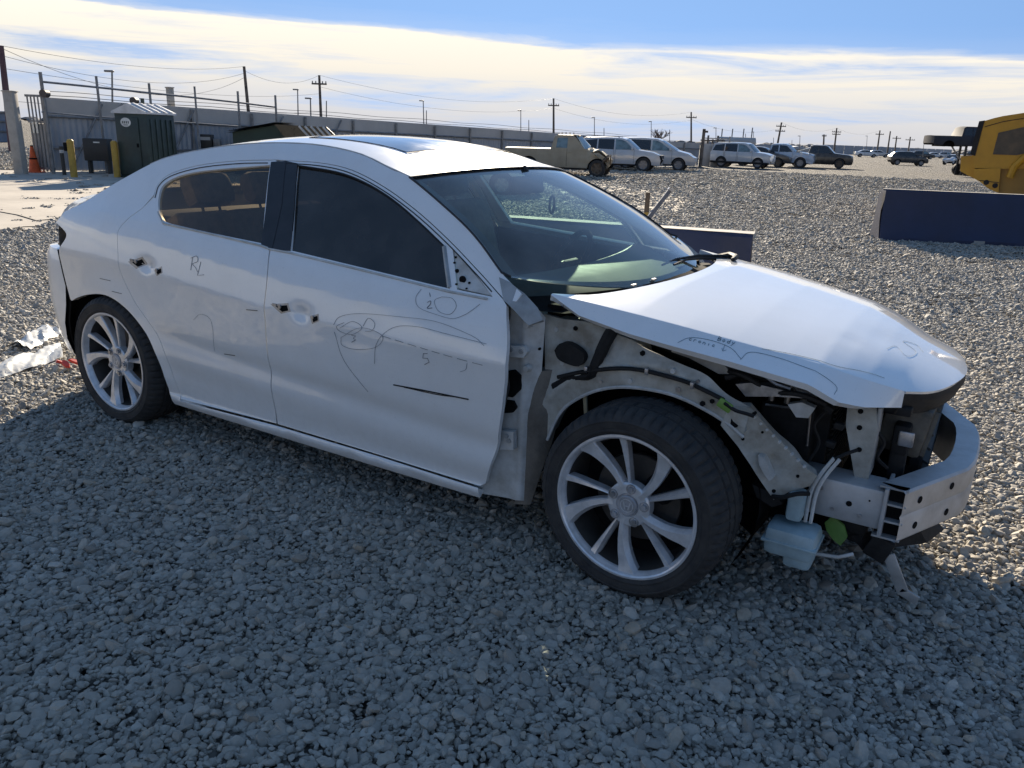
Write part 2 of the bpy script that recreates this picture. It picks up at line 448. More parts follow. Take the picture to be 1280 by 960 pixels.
S_arm=[(0.242,0.653),(0.303,0.658),(0.38,0.58),(0.467,0.497),(0.512,0.47),(0.499,0.435),(0.444,0.405),(0.403,0.371),(0.342,0.446),(0.282,0.528),(0.225,0.589)]
S_arm_hole=[(0.257,0.599),(0.25,0.613)]
S_railhorn=[(0.492,0.443),(0.693,0.438),(0.711,0.299),(0.51,0.316)]
S_radsup=[(0.539,0.655),(0.64,0.676),(0.644,0.598),(0.645,0.48),(0.567,0.473)]
S_tank=[(0.439,0.377),(0.48,0.388),(0.491,0.315),(0.545,0.315),(0.551,0.274),(0.536,0.247),(0.537,0.175),(0.461,0.161),(0.454,0.193),(0.395,0.202),(0.39,0.285),(0.444,0.323)]
S_battery=[(0.292,0.6),(0.444,0.619),(0.464,0.444),(0.338,0.412)]
S_hosehole=[(-0.347,0.737),(-0.33,0.762),(-0.297,0.77),(-0.252,0.753),(-0.235,0.728),(-0.254,0.698),(-0.302,0.7),(-0.333,0.711)]
S_hose=[(-0.141,0.857),(-0.172,0.792),(-0.196,0.729),(-0.221,0.67),(-0.279,0.653),(-0.352,0.602)]
S_hole_h1=[(-0.496,0.649),(-0.471,0.657),(-0.445,0.642),(-0.446,0.591),(-0.473,0.559),(-0.499,0.557)]
S_hole_h2=[(-0.499,0.545),(-0.47,0.545),(-0.456,0.525),(-0.471,0.504),(-0.503,0.495)]
S_hinge_u=[(-0.488,0.745),(-0.422,0.753),(-0.409,0.736),(-0.421,0.715),(-0.486,0.706)]
S_hinge_l=[(-0.499,0.439),(-0.45,0.445),(-0.447,0.38),(-0.502,0.367)]
S_wire=[(-0.332,0.645),(-0.229,0.684),(-0.076,0.72),(0.086,0.713),(0.164,0.695),(0.229,0.675)]
S_clipg=[(0.242,0.665)]
# ------------------------------------------------------------------ sedan materials
M_WHITE = car_paint('white_paint', (.86, .87, .87), dirt=.12, rough=.30)
M_WHITE2 = simple('primer_white', (.62, .63, .62), .5, var=.15, scale=12, col2=(.40, .39, .36))
M_APRON = simple('dusty_apron_paint', (.52, .52, .48), .55, scale=7, col2=(.24, .22, .18), bump=.15, bscale=90)
M_GREYP = simple('grey_sheet_metal', (.42, .43, .43), .42, metal=.25, scale=10, col2=(.26, .26, .25))
M_BROWN = simple('dirty_sill_paint', (.21, .185, .155), .75, scale=9, col2=(.10, .09, .075), bump=.3)
M_BLACK = simple('black_plastic', (.018, .018, .019), .65, scale=20, var=.3, bump=.1, spec=.3)
M_DARK = simple('dark_void_plastic', (.012, .012, .013), .9, scale=10, var=.3, spec=.1)
M_RUB = simple('tyre_rubber', (.034, .034, .035), .78, scale=14, col2=(.062, .058, .054), bump=.2, bscale=200, spec=.3)
M_ALLOY = simple('machined_alloy', (.74, .74, .75), .30, metal=.45, scale=25, var=.1, rvar=.06)
M_ALLOYD = simple('grey_alloy', (.46, .46, .48), .40, metal=.4, scale=25, var=.15)
M_STEEL = simple('bare_steel', (.45, .45, .46), .38, metal=.8, scale=30, var=.2)
M_ALU = simple('aluminium_beam', (.55, .56, .57), .45, metal=.35, scale=6, col2=(.36, .36, .36), bump=.05)
M_BPIL = simple('satin_black_trim', (.022, .022, .026), .32, scale=15, var=.2)
M_INK = simple('marker_ink', (.10, .11, .13), .6, scale=60, col2=(.22, .24, .27))
M_SEAT = simple('seat_fabric', (.20, .165, .13), .8, scale=20, var=.2, bump=.2, bscale=120)
M_TRIM = simple('cabin_trim', (.055, .053, .050), .7, scale=14, var=.2)
M_HEAD = simple('headliner', (.30, .28, .25), .9, scale=20, var=.1)
M_TANK = simple('pale_blue_tank', (.38, .50, .54), .4, scale=10, col2=(.26, .35, .38))
M_GREEN = simple('green_plastic', (.16, .30, .06), .5, scale=10, var=.2)
M_BRNP = simple('tan_duct_plastic', (.13, .12, .10), .55, scale=15, var=.3)
M_REDL = simple('red_lens', (.35, .02, .02), .2, coat=.5)
M_WIND = glass('windshield_glass', (.66, .82, .74), dirt=.15)
M_TINT = glass('dark_tinted_glass', (.014, .013, .016), dirt=.075)
M_RTINT = glass('rear_tinted_glass', (.52, .48, .40), dirt=.025)
M_SUNR = simple('grey_sunroof_glass', (.10, .105, .11), .12, spec=.9, coat=1.0)
M_DOORG = glass('side_glass', (.70, .84, .77), dirt=.03)

# ------------------------------------------------------------------ body side surface: half width of the car at (x, z)
_PZ = [.10,.165,.203,.224,.26,.30,.36,.42,.50,.60,.68,.733,.746,.80,.86,.90,.935,.96,1.0,1.05,1.12,1.20,1.27,1.32,1.36,1.39,1.42,1.6]
_PY = [.78,.832,.852,.842,.852,.858,.864,.872,.880,.8885,.8935,.8985,.8965,.8855,.872,.859,.843,.826,.800,.770,.728,.678,.629,.590,.552,.515,.47,.2]
_sz = np.linspace(.1, 1.6, 601)
_k = np.exp(-np.linspace(-2, 2, 7)**2); _k /= _k.sum()
_sy = np.convolve(np.pad(np.interp(_sz, _PZ, _PY), 3, mode='edge'), _k, mode='valid')
_BX = [-3.7,-3.2,-2.7,-2.31,-1.95,-1.6,-1.1,-.73,-.55,.3]
_BZ = [.99,1.01,1.025,1.01,.978,.948,.92,.903,.897,.86]
def W(x, z):
    x = np.asarray(x, float); z = np.asarray(z, float)
    t = np.clip((z-.45)/.4, 0, 1); t = t*t*(3-2*t)
    y = np.interp(z-(np.interp(x, _BX, _BZ)-.945)*t, _sz, _sy)
    d = np.maximum(-2.2-x, 0); y = y-.085*d*d
    rr = np.hypot(x+2.67, z-.318); y = y+.010*np.exp(-((rr-.335)/.06)**2)*np.clip((z-.2)/.1, 0, 1)
    d2 = np.maximum(x+.9, 0)
    return y-.02*d2*d2
def Wd(x, z):
    """With the door sculpting and the two emptied handle cups."""
    y = W(x, z)
    inside = np.clip((x+2.45)/.25, 0, 1)*np.clip((z-.2)/.06, 0, 1)
    zr = .325-.062*(x+.56)
    t2 = np.clip((zr-z)/.11, 0, 1)
    y = y-.0115*np.exp(-((z-zr-.07)/.045)**2)*inside-.010*t2*t2*(3-2*t2)*inside
    for cx, cz in ((-2.315, .815), (-1.375, .735)):
        y = y-.019*np.exp(-(((x-cx)/.052)**2+((z-cz)/.030)**2))
    # a few shallow dents in the front door
    for cx, cz, r, dp in ((-1.07, .70, .09, .004), (-.72, .855, .07, .004), (-.80, .62, .16, .003), (-1.95, .57, .10, .002)):
        y = y-dp*np.exp(-(((x-cx)/r)**2+((z-cz)/(r*.7))**2))
    return y
def smap(s, off=0.0):
    return lambda x, z: np.stack([x, s*(Wd(x, z)-off), z], -1)
def on_side(x, z, s=-1, off=0.0):
    return Vector((x, float(s*(Wd(x, z)-off)), z))
def inset(poly, d):
    """Move every edge of a polygon inwards by d."""
    P = [np.array(p, float) for p in poly]
    n = len(P); a = sum(P[i][0]*P[(i+1) % n][1]-P[(i+1) % n][0]*P[i][1] for i in range(n))
    sg = 1 if a > 0 else -1
    out = []
    for i in range(n):
        e0 = P[i]-P[i-1]; e1 = P[(i+1) % n]-P[i]
        l0 = np.linalg.norm(e0); l1 = np.linalg.norm(e1)
        if l0 < 1e-9 or l1 < 1e-9: continue
        n0 = np.array([-e0[1], e0[0]])/l0*sg; n1 = np.array([-e1[1], e1[0]])/l1*sg
        b = n0+n1; b = b/max(np.linalg.norm(b), 1e-6)
        out.append(tuple(P[i]+b*d/max(b @ n0, .5)))
    return out
def dedup(L):
    out = []
    for p in L:
        if not out or math.hypot(p[0]-out[-1][0], p[1]-out[-1][1]) > 2e-3: out.append((float(p[0]), float(p[1])))
    return out

car = empty('damaged_sedan', (0, 0, 0), 0, 'wrecked white four-door sedan with front bumper, fender and headlight torn off, on gravel', 'car')

fd_top = crom(S_fd_top, 5); rd_top = crom(S_rd_top, 5)
fd_front = crom(S_fd_front, 5); fd_rear = crom([(-1.600, .222)]+S_fd_rear+[(-1.735, 1.286)], 5)
rd_rear = crom(S_rd_rear, 5)
rail_f = crom(S_rail, 5)                                   # rear to front
rail_f = crom([(-3.075, .985), (-2.94, 1.03), (-2.79, 1.10)]+S_rail[:], 5)
rocker_top = [(-.575, .210), (-1.05, .216), (-1.6, .216), (-2.215, .200)]
arch_r = crom(S_arch_r[:-1]+[(-2.305, .22)], 5)
uni = (rocker_top+rd_rear+rd_top[1:]+fd_top[1:]+[(-.455, .90), (-.445, .925)]+list(reversed(rail_f))
       + crom(S_q_rear[1:], 3)+[(-3.09, .80)]+crom(S_seam, 4)[1:]+arch_r[1:]+[(-2.29, .165), (-1.36, .162), (-.575, .165)])
uni = dedup(uni)
fdoor = dedup(fd_top+fd_front+[(-.57, .214)]+[(-1.05, .219), (-1.597, .221)]+fd_rear[1:-1])
rdoor = dedup(rd_top+list(reversed(fd_rear[1:-1]))+[(-1.603, .221), (-2.218, .206)]+rd_rear[1:])
fglass = dedup(crom(S_fglass[:6], 5)+S_fglass[6:])
rglass = dedup(crom([(-2.19, 1.004), (-2.245, 1.014), (-2.290, 1.038), (-2.325, 1.075), (-2.346, 1.118), (-2.342, 1.156)]+S_rglass[2:5], 5)+crom([S_rglass[5], (-1.92, .987), (-2.19, 1.004)], 4)[:-1])
ftri = S_ftri
def mark(name, pts, s, parent, r=.0016, smooth=True, off=-.0015, mat=None):
    pts = crom(pts, 6) if smooth and len(pts) > 2 else [tuple(np.array(pts[0])+(np.array(pts[-1])-np.array(pts[0]))*t) for t in np.linspace(0, 1, 8)] if len(pts) == 2 else pts
    MB().tube([on_side(x, z, s, off) for x, z in pts], r, 4).build(name, mat or M_INK, parent, 0)

for s in (-1, 1):
    o_ = (0, s, 0)
    panel('body_side', uni, M_WHITE, car, smap(s), step=.04, flange=.03, out=o_)
    # ---- front door
    d = panel('front_door', inset(fdoor, .0028), M_WHITE, car, smap(s), holes=[fglass, ftri], step=.018, flange=.02, out=o_)
    panel('window_glass', inset(fglass, -.006), M_TINT if s < 0 else M_DOORG, d, smap(s, .010), step=.08, flange=.003, out=o_)
    panel('mirror_mount', inset(ftri, .004), M_WHITE2, d, smap(s, .004), step=.08, flange=.01, out=o_)
    panel('pillar_trim', inset(S_bpil_f, -.006), M_BPIL, d, smap(s, -.003), step=.06, flange=.005, out=o_)
    MB().tube([on_side(x, z, s, .003) for x, z in [(-.800, 1.036), (-.760, .97), (-.722, .911)]], .009, 6).build('window_divider', M_GREYP, d)
    MB().tube([on_side(x, z, s, .000) for x, z in crom(S_fglass[:6], 4)], .004, 5).build('window_seal', M_BLACK, d)
    MB().tube([on_side(x, z, s, -.002) for x, z in [(-1.60, .957), (-1.482, .953), (-1.1, .928), (-.719, .901), (-.56, .896)]], .005, 5).build('belt_flange', M_WHITE2, d)
    MB().tube([on_side(x, z, s, -.001) for x, z in inset(fdoor, .012)[:34]], .0022, 5).build('frame_seal', M_BLACK, d)
    # ---- rear door
    e = panel('rear_door', inset(rdoor, .0028), M_WHITE, car, smap(s), holes=[rglass], step=.018, flange=.02, out=o_)
    panel('window_glass', inset(rglass, -.006), M_RTINT, e, smap(s, .012), step=.08, flange=.003, out=o_)
    panel('pillar_trim', inset(S_bpil_r, -.006), M_BPIL, e, smap(s, -.0045), step=.06, flange=.005, out=o_)
    MB().tube([on_side(x, z, s, -.002) for x, z in [(-1.60, .958), (-1.647, .965), (-1.95, .985), (-2.235, 1.002), (-2.30, 1.045)]], .005, 5).build('belt_flange', M_WHITE2, e)
    MB().tube([on_side(x, z, s, -.001) for x, z in inset(rdoor, .013)[:25]], .0022, 5).build('frame_seal', M_BLACK, e)
    # ---- door inner trims: fill the sills of the cabin below the belt line
    tr1 = [(-.50, .88), (-.47, .6), (-.56, .25), (-1.58, .25), (-1.57, .93)]
    tr2 = [(-1.60, .93), (-1.62, .25), (-2.18, .25), (-2.45, .7), (-2.30, 1.0)]
    panel('door_trim', tr1, M_TRIM, d, smap(s, .055), step=.1, flange=.01, out=o_)
    panel('door_trim', tr2, M_TRIM, e, smap(s, .055), step=.1, flange=.01, out=o_)
    # ---- handle cups: the handles are gone, holes with hardware show
    for (dd, loops) in ((e, (S_h1, S_h2)), (d, (S_h3, S_h4))):
        for lp in loops:
            q = panel('handle_plate', lp, M_STEEL, dd, smap(s, -.0010), step=.03, flange=.004, out=o_)
            panel('handle_opening', [(p[0]*.62+lp[0][0]*.06+lp[1][0]*.13+lp[2][0]*.13+lp[3][0]*.06, p[1]*.62+.095*sum(k[1] for k in lp)) for p in lp], M_DARK, dd, smap(s, -.0022), step=.03, flange=.004, out=o_)
            cx = sum(p[0] for p in lp)/4; cz = sum(p[1] for p in lp)/4
            MB().cyl(on_side(cx-.012, cz+.004, s, .004), on_side(cx-.012, cz+.004, s, -.006), .008, n=8).build('latch_bolt', M_STEEL, dd)
            MB().box(on_side(cx-.042, cz+.008, s, -.002), (.022, .004, .010)).build('latch_tab', M_STEEL, dd) if lp in (S_h1, S_h3) else None

# pen marks and scratches on the near side
FD = [o for o in car.children if o.name.split('.')[0] == 'front_door'][0]
RD = [o for o in car.children if o.name.split('.')[0] == 'rear_door'][0]
BS = [o for o in car.children if o.name.split('.')[0] == 'body_side'][0]
for nm in ('m_circ3', 'm_c3a', 'm_c3b', 'm_c3c', 'm_arc', 'm_arc2', 'm_2a', 'm_2b', 'm_J'):
    mark('pen_line', globals()['S_'+nm], -1, FD, r=.0007)
for nm in ('m_3', 'm_5', 'm_2', 'm_1'):
    mark('pen_number', globals()['S_'+nm], -1, FD, r=.0012, smooth=nm in ('m_2',))
for a, b in zip(np.linspace(0, .95, 16), np.linspace(.03, .98, 16)):
    P = crom(S_m_dash, 8); n_ = len(P)-1
    i, j = P[int(a*n_)], P[min(n_, int(a*n_)+1)]
    mark('pen_dash', [i, j], -1, FD, r=.0009)
mark('scratch', S_m_scr, -1, FD, r=.0028, mat=M_BLACK)
mark('scratch', S_m_scr2, -1, FD, r=.0018, mat=M_BLACK)
mark('pen_letter', [(-2.012, .832), (-2.008, .886)], -1, RD, r=.0009); mark('pen_letter', [(-2.020, .880), (-1.985, .892), (-1.975, .872), (-2.004, .858), (-1.985, .846), (-1.968, .828)], -1, RD, r=.0009); mark('pen_letter', [(-1.955, .872), (-1.968, .815), (-1.928, .822)], -1, RD, r=.0009, smooth=False)
mark('pen_line', S_m_rd, -1, RD, r=.0005)
for nm in ('m_rds', 'm_rds2'): mark('scratch', globals()['S_'+nm], -1, RD, r=.0015, mat=M_BLACK)
for nm in ('m_q', 'm_q2'): mark('scratch', globals()['S_'+nm], -1, BS, r=.0012, mat=M_BLACK)
# holes of the mirror mount
MM = [o for o in FD.children if o.name.startswith('mirror_mount')][0]
def dots(parent, mat, lst, s=-1, base=0.0):
    for x, z, r in lst:
        MB().cyl(on_side(x, z, s, base+.004), on_side(x, z, s, base-.0015), r, n=12).build('bolt_hole', mat, parent)
dots(FD, M_DARK, [(-.682, .942, .013), (-.716, .966, .007), (-.737, .99, .004), (-.740, 1.008, .004), (-.652, .935, .004), (-.700, .925, .004), (-.655, .917, .003)])

# ---- roof, glass, trunk: rows across the car between the two side rails
rail = [(x, z) for x, z in rail_f]
def rail_at(x):
    xs = [p[0] for p in rail]; zs = [p[1] for p in rail]
    return float(np.interp(x, xs, zs))
VS = np.linspace(-1, 1, 25)
def cross(xe, ze, xc, zc, ex=2.2, off=0.0):
    w = float(Wd(xe, ze))-off
    row = []
    for v in VS:
        k = abs(v)**ex
        row.append(Vector((xc+(xe-xc)*k, v*w, zc+(ze-zc)*k-off)))
    return row
XF, XR = -1.060, -2.19           # rail stations where roof meets windshield and rear glass
def roof_row(x, off=0.0):
    t = (x-XF)/(XR-XF)
    bow = .10*(1-t)**2-.07*t**2
    crown = .042 if t > .3 else .034+.008*t/.3
    return cross(x, rail_at(x)+.001, x+bow, rail_at(x)+crown, 2.3, off)
MB().grid([roof_row(x) for x in np.linspace(XF, XR, 26)]).build('roof', M_WHITE, car, 60)
roof_o = [o for o in car.children if o.name.startswith('roof')][0]
MB().grid([roof_row(x, .03) for x in np.linspace(XF-.02, XR+.02, 14)]).build('headliner', M_HEAD, roof_o, 60)
# sunroof seam
def roof_pt(x, y, up=.002):
    r0 = roof_row(x); w = -r0[0].y
    v = y/w; k = abs(v)**2.3
    return Vector((r0[12].x+(r0[0].x-r0[12].x)*k, y, r0[12].z+(r0[0].z-r0[12].z)*k+up))
MB().tube([roof_pt(-1.28, y) for y in np.linspace(-.40, .40, 9)]+[roof_pt(x, .40) for x in np.linspace(-1.32, -1.75, 8)]+[roof_pt(-1.78, y) for y in np.linspace(.40, -.40, 9)]+[roof_pt(x, -.40) for x in np.linspace(-1.75, -1.28, 8)], .0014, 5).build('sunroof_seam', M_BLACK, roof_o)
MB().grid([[roof_pt(x, y, .0015) for y in np.linspace(-.395, .395, 15)] for x in np.linspace(-1.29, -1.77, 9)]).build('sunroof', M_SUNR, roof_o, 60)
for s in (-1, 1):
    MB().tube([Vector((x, s*(float(Wd(x, rail_at(x)))-.004), rail_at(x)+.002)) for x in np.linspace(XF, -2.5, 22)], .003, 5).build('roof_ditch', M_WHITE2, roof_o)
# windshield
def ws_row(u, off=0.0):
    xs = -.505+(XF+.505)*u
    xe = xs; ze = rail_at(xe)
    cb = np.array([-.205, .900]); tr_ = roof_row(XF)[12]; ct = np.array([tr_.x, tr_.z])
    c = cb+(ct-cb)*u+np.array([.35, 1.0])*.030*4*u*(1-u)
    return cross(xe, ze+.001, float(c[0]), float(c[1]), 2.3, off)
MB().grid([ws_row(u, .004) for u in np.linspace(0.0, .99, 18)]).build('windshield', M_WIND, car, 80)
ws_o = [o for o in car.children if o.name.startswith('windshield')][0]
# black ceramic border and side mouldings
bord = MB()
bord.grid([ws_row(u, .008) for u in (0, .05)])
bord.grid([ws_row(u, .008) for u in (.955, .99)])
rows = [ws_row(u, .008) for u in np.linspace(.05, .955, 14)]
bord.grid([[r[0], r[0].lerp(r[1], .55)] for r in rows]); bord.grid([[r[-1], r[-1].lerp(r[-2], .55)] for r in rows])
bord.build('glass_border', M_BPIL, ws_o, 60)
for k in (0, -1):
    MB().tube([ws_row(u, .0)[k] for u in np.linspace(.0, 1, 16)], .0045, 6).build('windshield_moulding', M_BPIL, ws_o)
MB().tube([p+Vector((0, 0, .001)) for p in ws_row(.995, .0)], .004, 6).build('header_moulding', M_BPIL, ws_o)
# rear glass and boot lid
def bl_row(u, off=0.0):
    xe = XR+(-2.93-XR)*u; ze = rail_at(xe)
    t0 = roof_row(XR)[12]; c0 = np.array([t0.x, t0.z]); c1 = np.array([-3.02, 1.085])
    c = c0+(c1-c0)*u+np.array([-.3, 1])*.03*4*u*(1-u)
    return cross(xe, ze+.001, float(c[0]), float(c[1]), 2.6, off)
MB().grid([bl_row(u) for u in np.linspace(0, 1, 14)]).build('rear_glass', M_RTINT, car, 80)
rg_o = [o for o in car.children if o.name.startswith('rear_glass')][0]
tl = [bl_row(1.0), cross(-3.0, rail_at(-3.0), -3.16, 1.075, 2.6), cross(-3.06, .985, -3.33, 1.055, 2.8), cross(-3.10, .965, -3.46, 1.045, 3.0), cross(-3.12, .945, -3.475, 1.02, 3.0), cross(-3.10, .86, -3.44, .93, 3.0), cross(-3.08, .78, -3.46, .78, 3.0)]
MB().grid(tl).build('trunk_lid', M_WHITE, car, 40)
# left tail lamp still there, the near one is gone: grey bucket behind it
MB().box((-3.16, .66, .86), (.10, .10, .11), Matrix.Rotation(R_(-30), 3, 'Z'), .02).build('tail_lamp', M_REDL, car)
MB().box((-3.075, -.745, .855), (.075, .05, .095), Matrix.Rotation(R_(25), 3, 'Z'), .012).build('lamp_bucket', M_WHITE2, car)
MB().tube([(-3.09, -.765, .885), (-3.115, -.765, .875), (-3.12, -.76, .84), (-3.10, -.76, .815)], .006, 5).build('lamp_wire', M_BLACK, car)

# ---- rear bumper cover, pulled a little off its clips
ZB = [.175, .20, .25, .33, .42, .52, .62, .70, .76, .793, .80]
INS = [.13, .085, .045, .02, .008, 0, 0, .004, .012, .03, .07]
def x_start(z): return float(np.interp(z, [.19, .36, .48, .56, .8], [-3.16, -3.185, -3.145, -3.10, -3.115]))
rows = []
for z, ins in zip(ZB, INS):
    x0 = x_start(z)
    half = crom([(x0, .815), (-3.27, .795), (-3.40, .725), (-3.50, .57), (-3.555, .35), (-3.575, .12), (-3.58, 0)], 5)
    sgn = lambda a: a
    pts = [(x, -y) for x, y in half]+[(x, y) for x, y in reversed(half[:-1])]
    row = []
    for x, y in pts:
        d_ = Vector((x+2.7, y)); L_ = d_.length; k_ = (L_-ins)/L_
        row.append(Vector((-2.7+d_.x*k_ if x < -3.2 else x, y*(1-ins*.9), z)))
    rows.append(row)
MB().grid(rows).build('rear_bumper', M_WHITE, car, 45)
rb = [o for o in car.children if o.name.startswith('rear_bumper')][0]
MB().grid([[p+Vector((.02, .015 if p.y < 0 else -.015, 0)) for p in r] for r in rows]).build('bumper_lining', M_DARK, rb, 45)
MB().tube([on_side(x, z, -1, .012)+Vector((-.012, 0, 0)) for x, z in crom([(-3.10, .80), (-3.095, .69), (-3.075, .565)], 4)], .009, 6).build('bumper_gap', M_DARK, rb)

# ---- hood: plan outline carried onto a crowned surface with a sharp side crease
HX = [-.45, -.37, -.26, -.08, .06, .22, .38, .46, .54, .60, .69, .76, .82, .86]
HZC = [.945, .942, .938, .930, .908, .886, .856, .840, .818, .799, .765, .738, .715, .698]
HYK = [.75, .740, .725, .702, .684, .655, .620, .598, .562, .525, .445, .40, .35, .30]
HZK = [.93, .925, .912, .890, .871, .845, .818, .803, .778, .758, .722, .705, .69, .675]
HYE = [.76, .748, .756, .756, .750, .736, .715, .700, .665, .60, .452, .41, .36, .31]
HZE = [.928, .922, .870, .837, .820, .801, .776, .762, .716, .695, .672, .66, .65, .64]
def hood_map(off=0.0):
    def f(x, y):
        a = np.abs(y); zc = np.interp(x, HX, HZC); yk = np.interp(x, HX, HYK); zk = np.interp(x, HX, HZK); ye = np.interp(x, HX, HYE); ze = np.interp(x, HX, HZE)
        z1 = zc-(zc-zk)*np.minimum(a/yk, 1)**2.4
        z2 = zk+(ze-zk)*np.clip((a-yk)/np.maximum(ye-yk, .006), 0, 1.3)
        zz_ = np.where(a <= yk, z1, z2)
        # dents near the nose and along the near edge
        zz_ = zz_-.003*np.exp(-(((x-.58)/.07)**2+((y+.12)/.10)**2))-.002*np.exp(-(((x-.50)/.05)**2+((y+.30)/.06)**2))
        return np.stack([x, y, zz_-off], -1)
    return f
near = [(-.37, -.7475), (-.33, -.752), (-.26, -.755), (-.08, -.755), (.06, -.749), (.22, -.735), (.38, -.714), (.46, -.699), (.54, -.663), (.565, -.64), (.60, -.598), (.69, -.450)]
nose = crom([(.69, -.447), (.765, -.345), (.815, -.19), (.838, 0), (.815, .19), (.765, .345), (.69, .447)], 5)
rear_h = crom([(-.37, .740), (-.26, .62), (-.165, .32), (-.135, 0), (-.165, -.32), (-.26, -.62), (-.37, -.740)], 5)
plan = dedup(near+nose[1:-1]+[(x, -y) for x, y in reversed(near)]+rear_h[1:-1])
# the sheet is laid out in (x, v): |v| = 1 is the crease, 2 the lower edge of the side fold
def hood_v(off=0.0):
    g0 = hood_map(off)
    def f(x, v):
        a = np.abs(v); yk = np.interp(x, HX, HYK); ye = np.interp(x, HX, HYE)
        y = np.where(a <= 1, a*yk, yk+(a-1)*np.maximum(ye-yk, .006))
        return g0(x, np.sign(v)*y)
    return f
def to_v(pts): return [(x, y/float(np.interp(x, HX, HYK))) for x, y in pts]
edge_x = np.linspace(-.37, .69, 30)
vplan = dedup([(x, -2.0) for x in edge_x]+[(.69, -1.5)]+to_v(nose)+[(.69, 1.5)]+[(x, 2.0) for x in reversed(edge_x)]+[(-.37, 1.5)]+to_v(rear_h)+[(-.37, -1.5)])
vc = [-1.7, -1.4, -1.15, -1.04, -1.0, -.985, -.95]+list(np.linspace(-.9, .9, 31))+[.95, .985, 1.0, 1.04, 1.15, 1.4, 1.7]
hood = panel('hood', vplan, M_WHITE, car, hood_v(), flange=.022, out=(0, 0, 1), cuts=(np.arange(-.36, .84, .022), vc))
panel('hood_frame', inset(plan, .03), M_GREYP, hood, hood_map(.028), step=.06, flange=.015, out=(0, 0, -1))
# marker writing on the hood fold
def hmark(name, pts, r=.0007, smooth=True):
    f = hood_map(-.0012)
    pts = crom(pts, 5) if smooth and len(pts) > 2 else pts
    if len(pts) == 2: pts = [tuple(np.array(pts[0])+(np.array(pts[1])-np.array(pts[0]))*t) for t in (0, .33, .66, 1)]
    MB().tube([Vector(f(np.array([x]), np.array([y]))[0]) for x, y in pts], r, 4).build(name, M_INKG, hood, 0)
M_INKG = simple('green_marker_ink', (.06, .13, .17), .6, scale=60, col2=(.20, .30, .36))
def fold(x, t):
    """Point on the near fold: t = 0 at the crease, 1 at the edge."""
    return (x, -float(np.interp(x, HX, HYK)+(np.interp(x, HX, HYE)-np.interp(x, HX, HYK))*t))
hmark('pen_line', [fold(.07, .80), fold(.10, .42), fold(.16, .30), fold(.22, .40), fold(.26, .75)])
hmark('pen_line', [fold(.26, .8), fold(.275, .35), fold(.34, .25), fold(.44, .35), fold(.52, .55), fold(.525, .85)])
hmark('pen_line', [fold(.30, .05), (.40, -.60), (.50, -.56), (.57, -.50), (.63, -.455)])
# "Body" with an arrow, and a second short word
def word(chars, x0, t0, sx, st, name='pen_letter'):
    for i, strokes in enumerate(chars):
        for stk in strokes:
            hmark(name, [fold(x0+(i+a)*sx, t0-b*st) for a, b in stk], .0010, False)
B_ = [[(0, 0), (0, 1)], [(0, 1), (.5, .85), (.45, .55), (0, .5), (.6, .35), (.5, 0), (0, 0)]]
o__ = [[(.1, .1), (0, .35), (.25, .6), (.5, .35), (.3, 0), (.1, .1)]]
d_ = [[(.5, 0), (.5, 1)], [(.5, .5), (.1, .5), (0, .2), (.2, 0), (.5, .1)]]
y_ = [[(0, .6), (.25, .15)], [(.5, .6), (0, -.4)]]
c_ = [[(.5, .5), (.1, .5), (0, .2), (.2, 0), (.5, .1)]]
r_c = [[(0, 0), (0, .55)], [(0, .4), (.25, .6), (.45, .5)]]
n_c = [[(0, 0), (0, .5), (.3, .55), (.45, .3), (.45, 0)]]
i_c = [[(.2, 0), (.2, .5)]]
word([B_, o__, d_, y_], .175, .22, .014, .20)
word([c_, r_c, o__, n_c, i_c, c_], .098, .56, .014, .18)
hmark('pen_arrow', [fold(.20, .30), fold(.203, .62)]); hmark('pen_arrow', [fold(.197, .52), fold(.203, .64), fold(.211, .54)], smooth=False)
hmark('scribble', [(.60, -.22), (.62, -.14), (.66, -.19), (.68, -.09), (.63, -.04), (.67, .0), (.70, -.05)], .0004)
# black seal under the nose
seal = MB()
f_ = hood_map(); loop = [p for p in nose]
rows = [[Vector(f_(np.array([x-.004]), np.array([y]))[0])+Vector((dx, 0, dz)) for x, y in loop] for dx, dz in ((0, -.010), (.004, -.03), (-.014, -.075), (-.06, -.085))]
seal.grid(rows).build('nose_seal', M_BLACK, hood, 40)

# ---- cowl, wipers
cow = []
for t, dz in ((0, 0), (.5, -.035), (1, -.03)):
    row = []
    for y in np.linspace(-.74, .74, 19):
        k = abs(y)/.74
        xr = -.505+.30*(1-k**2.2); xf = -.37+.26*(1-k**2)
        row.append(Vector((xr+(xf+.05-xr)*t, y, .915+dz-.02*k)))
    cow.append(row)
MB().grid(cow).build('cowl_panel', M_DARK, car, 40)
MB().tube([(-.20, .60, .912), (-.25, .42, .932), (-.27, .26, .940), (-.265, .10, .935)], [.010, .008, .006, .005], 6).build('wiper', M_BLACK, car)
MB().tube([(-.18, .66, .915), (-.21, .57, .930), (-.26, .38, .945), (-.285, .18, .948), (-.285, .02, .942)], .005, 5).build('wiper', M_BLACK, car)
MB().tube([(-.28, .655, .900), (-.20, .66, .922), (-.155, .60, .926), (-.145, .52, .924)], [.014, .018, .014, .009], 8).build('wiper_pivot', M_BLACK, car)
for y in (-.36, -.19):
    MB().box((-.225-.05*abs(y), y, .917), (.010, .03, .006)).build('cowl_clip', M_STEEL, car)
# ------------------------------------------------------------------ bared front structure
def pmap(s, y0, slope=0.0, x0=0.0, bulge=None):
    def f(x, z):
        y = y0+slope*(x-x0)
        if bulge is not None: y = y+bulge(x, z)
        return np.stack([x, s*np.broadcast_to(y, np.shape(x)).astype(float), z], -1)
    return f
ap_lo = crom(S_apron_lo, 4)
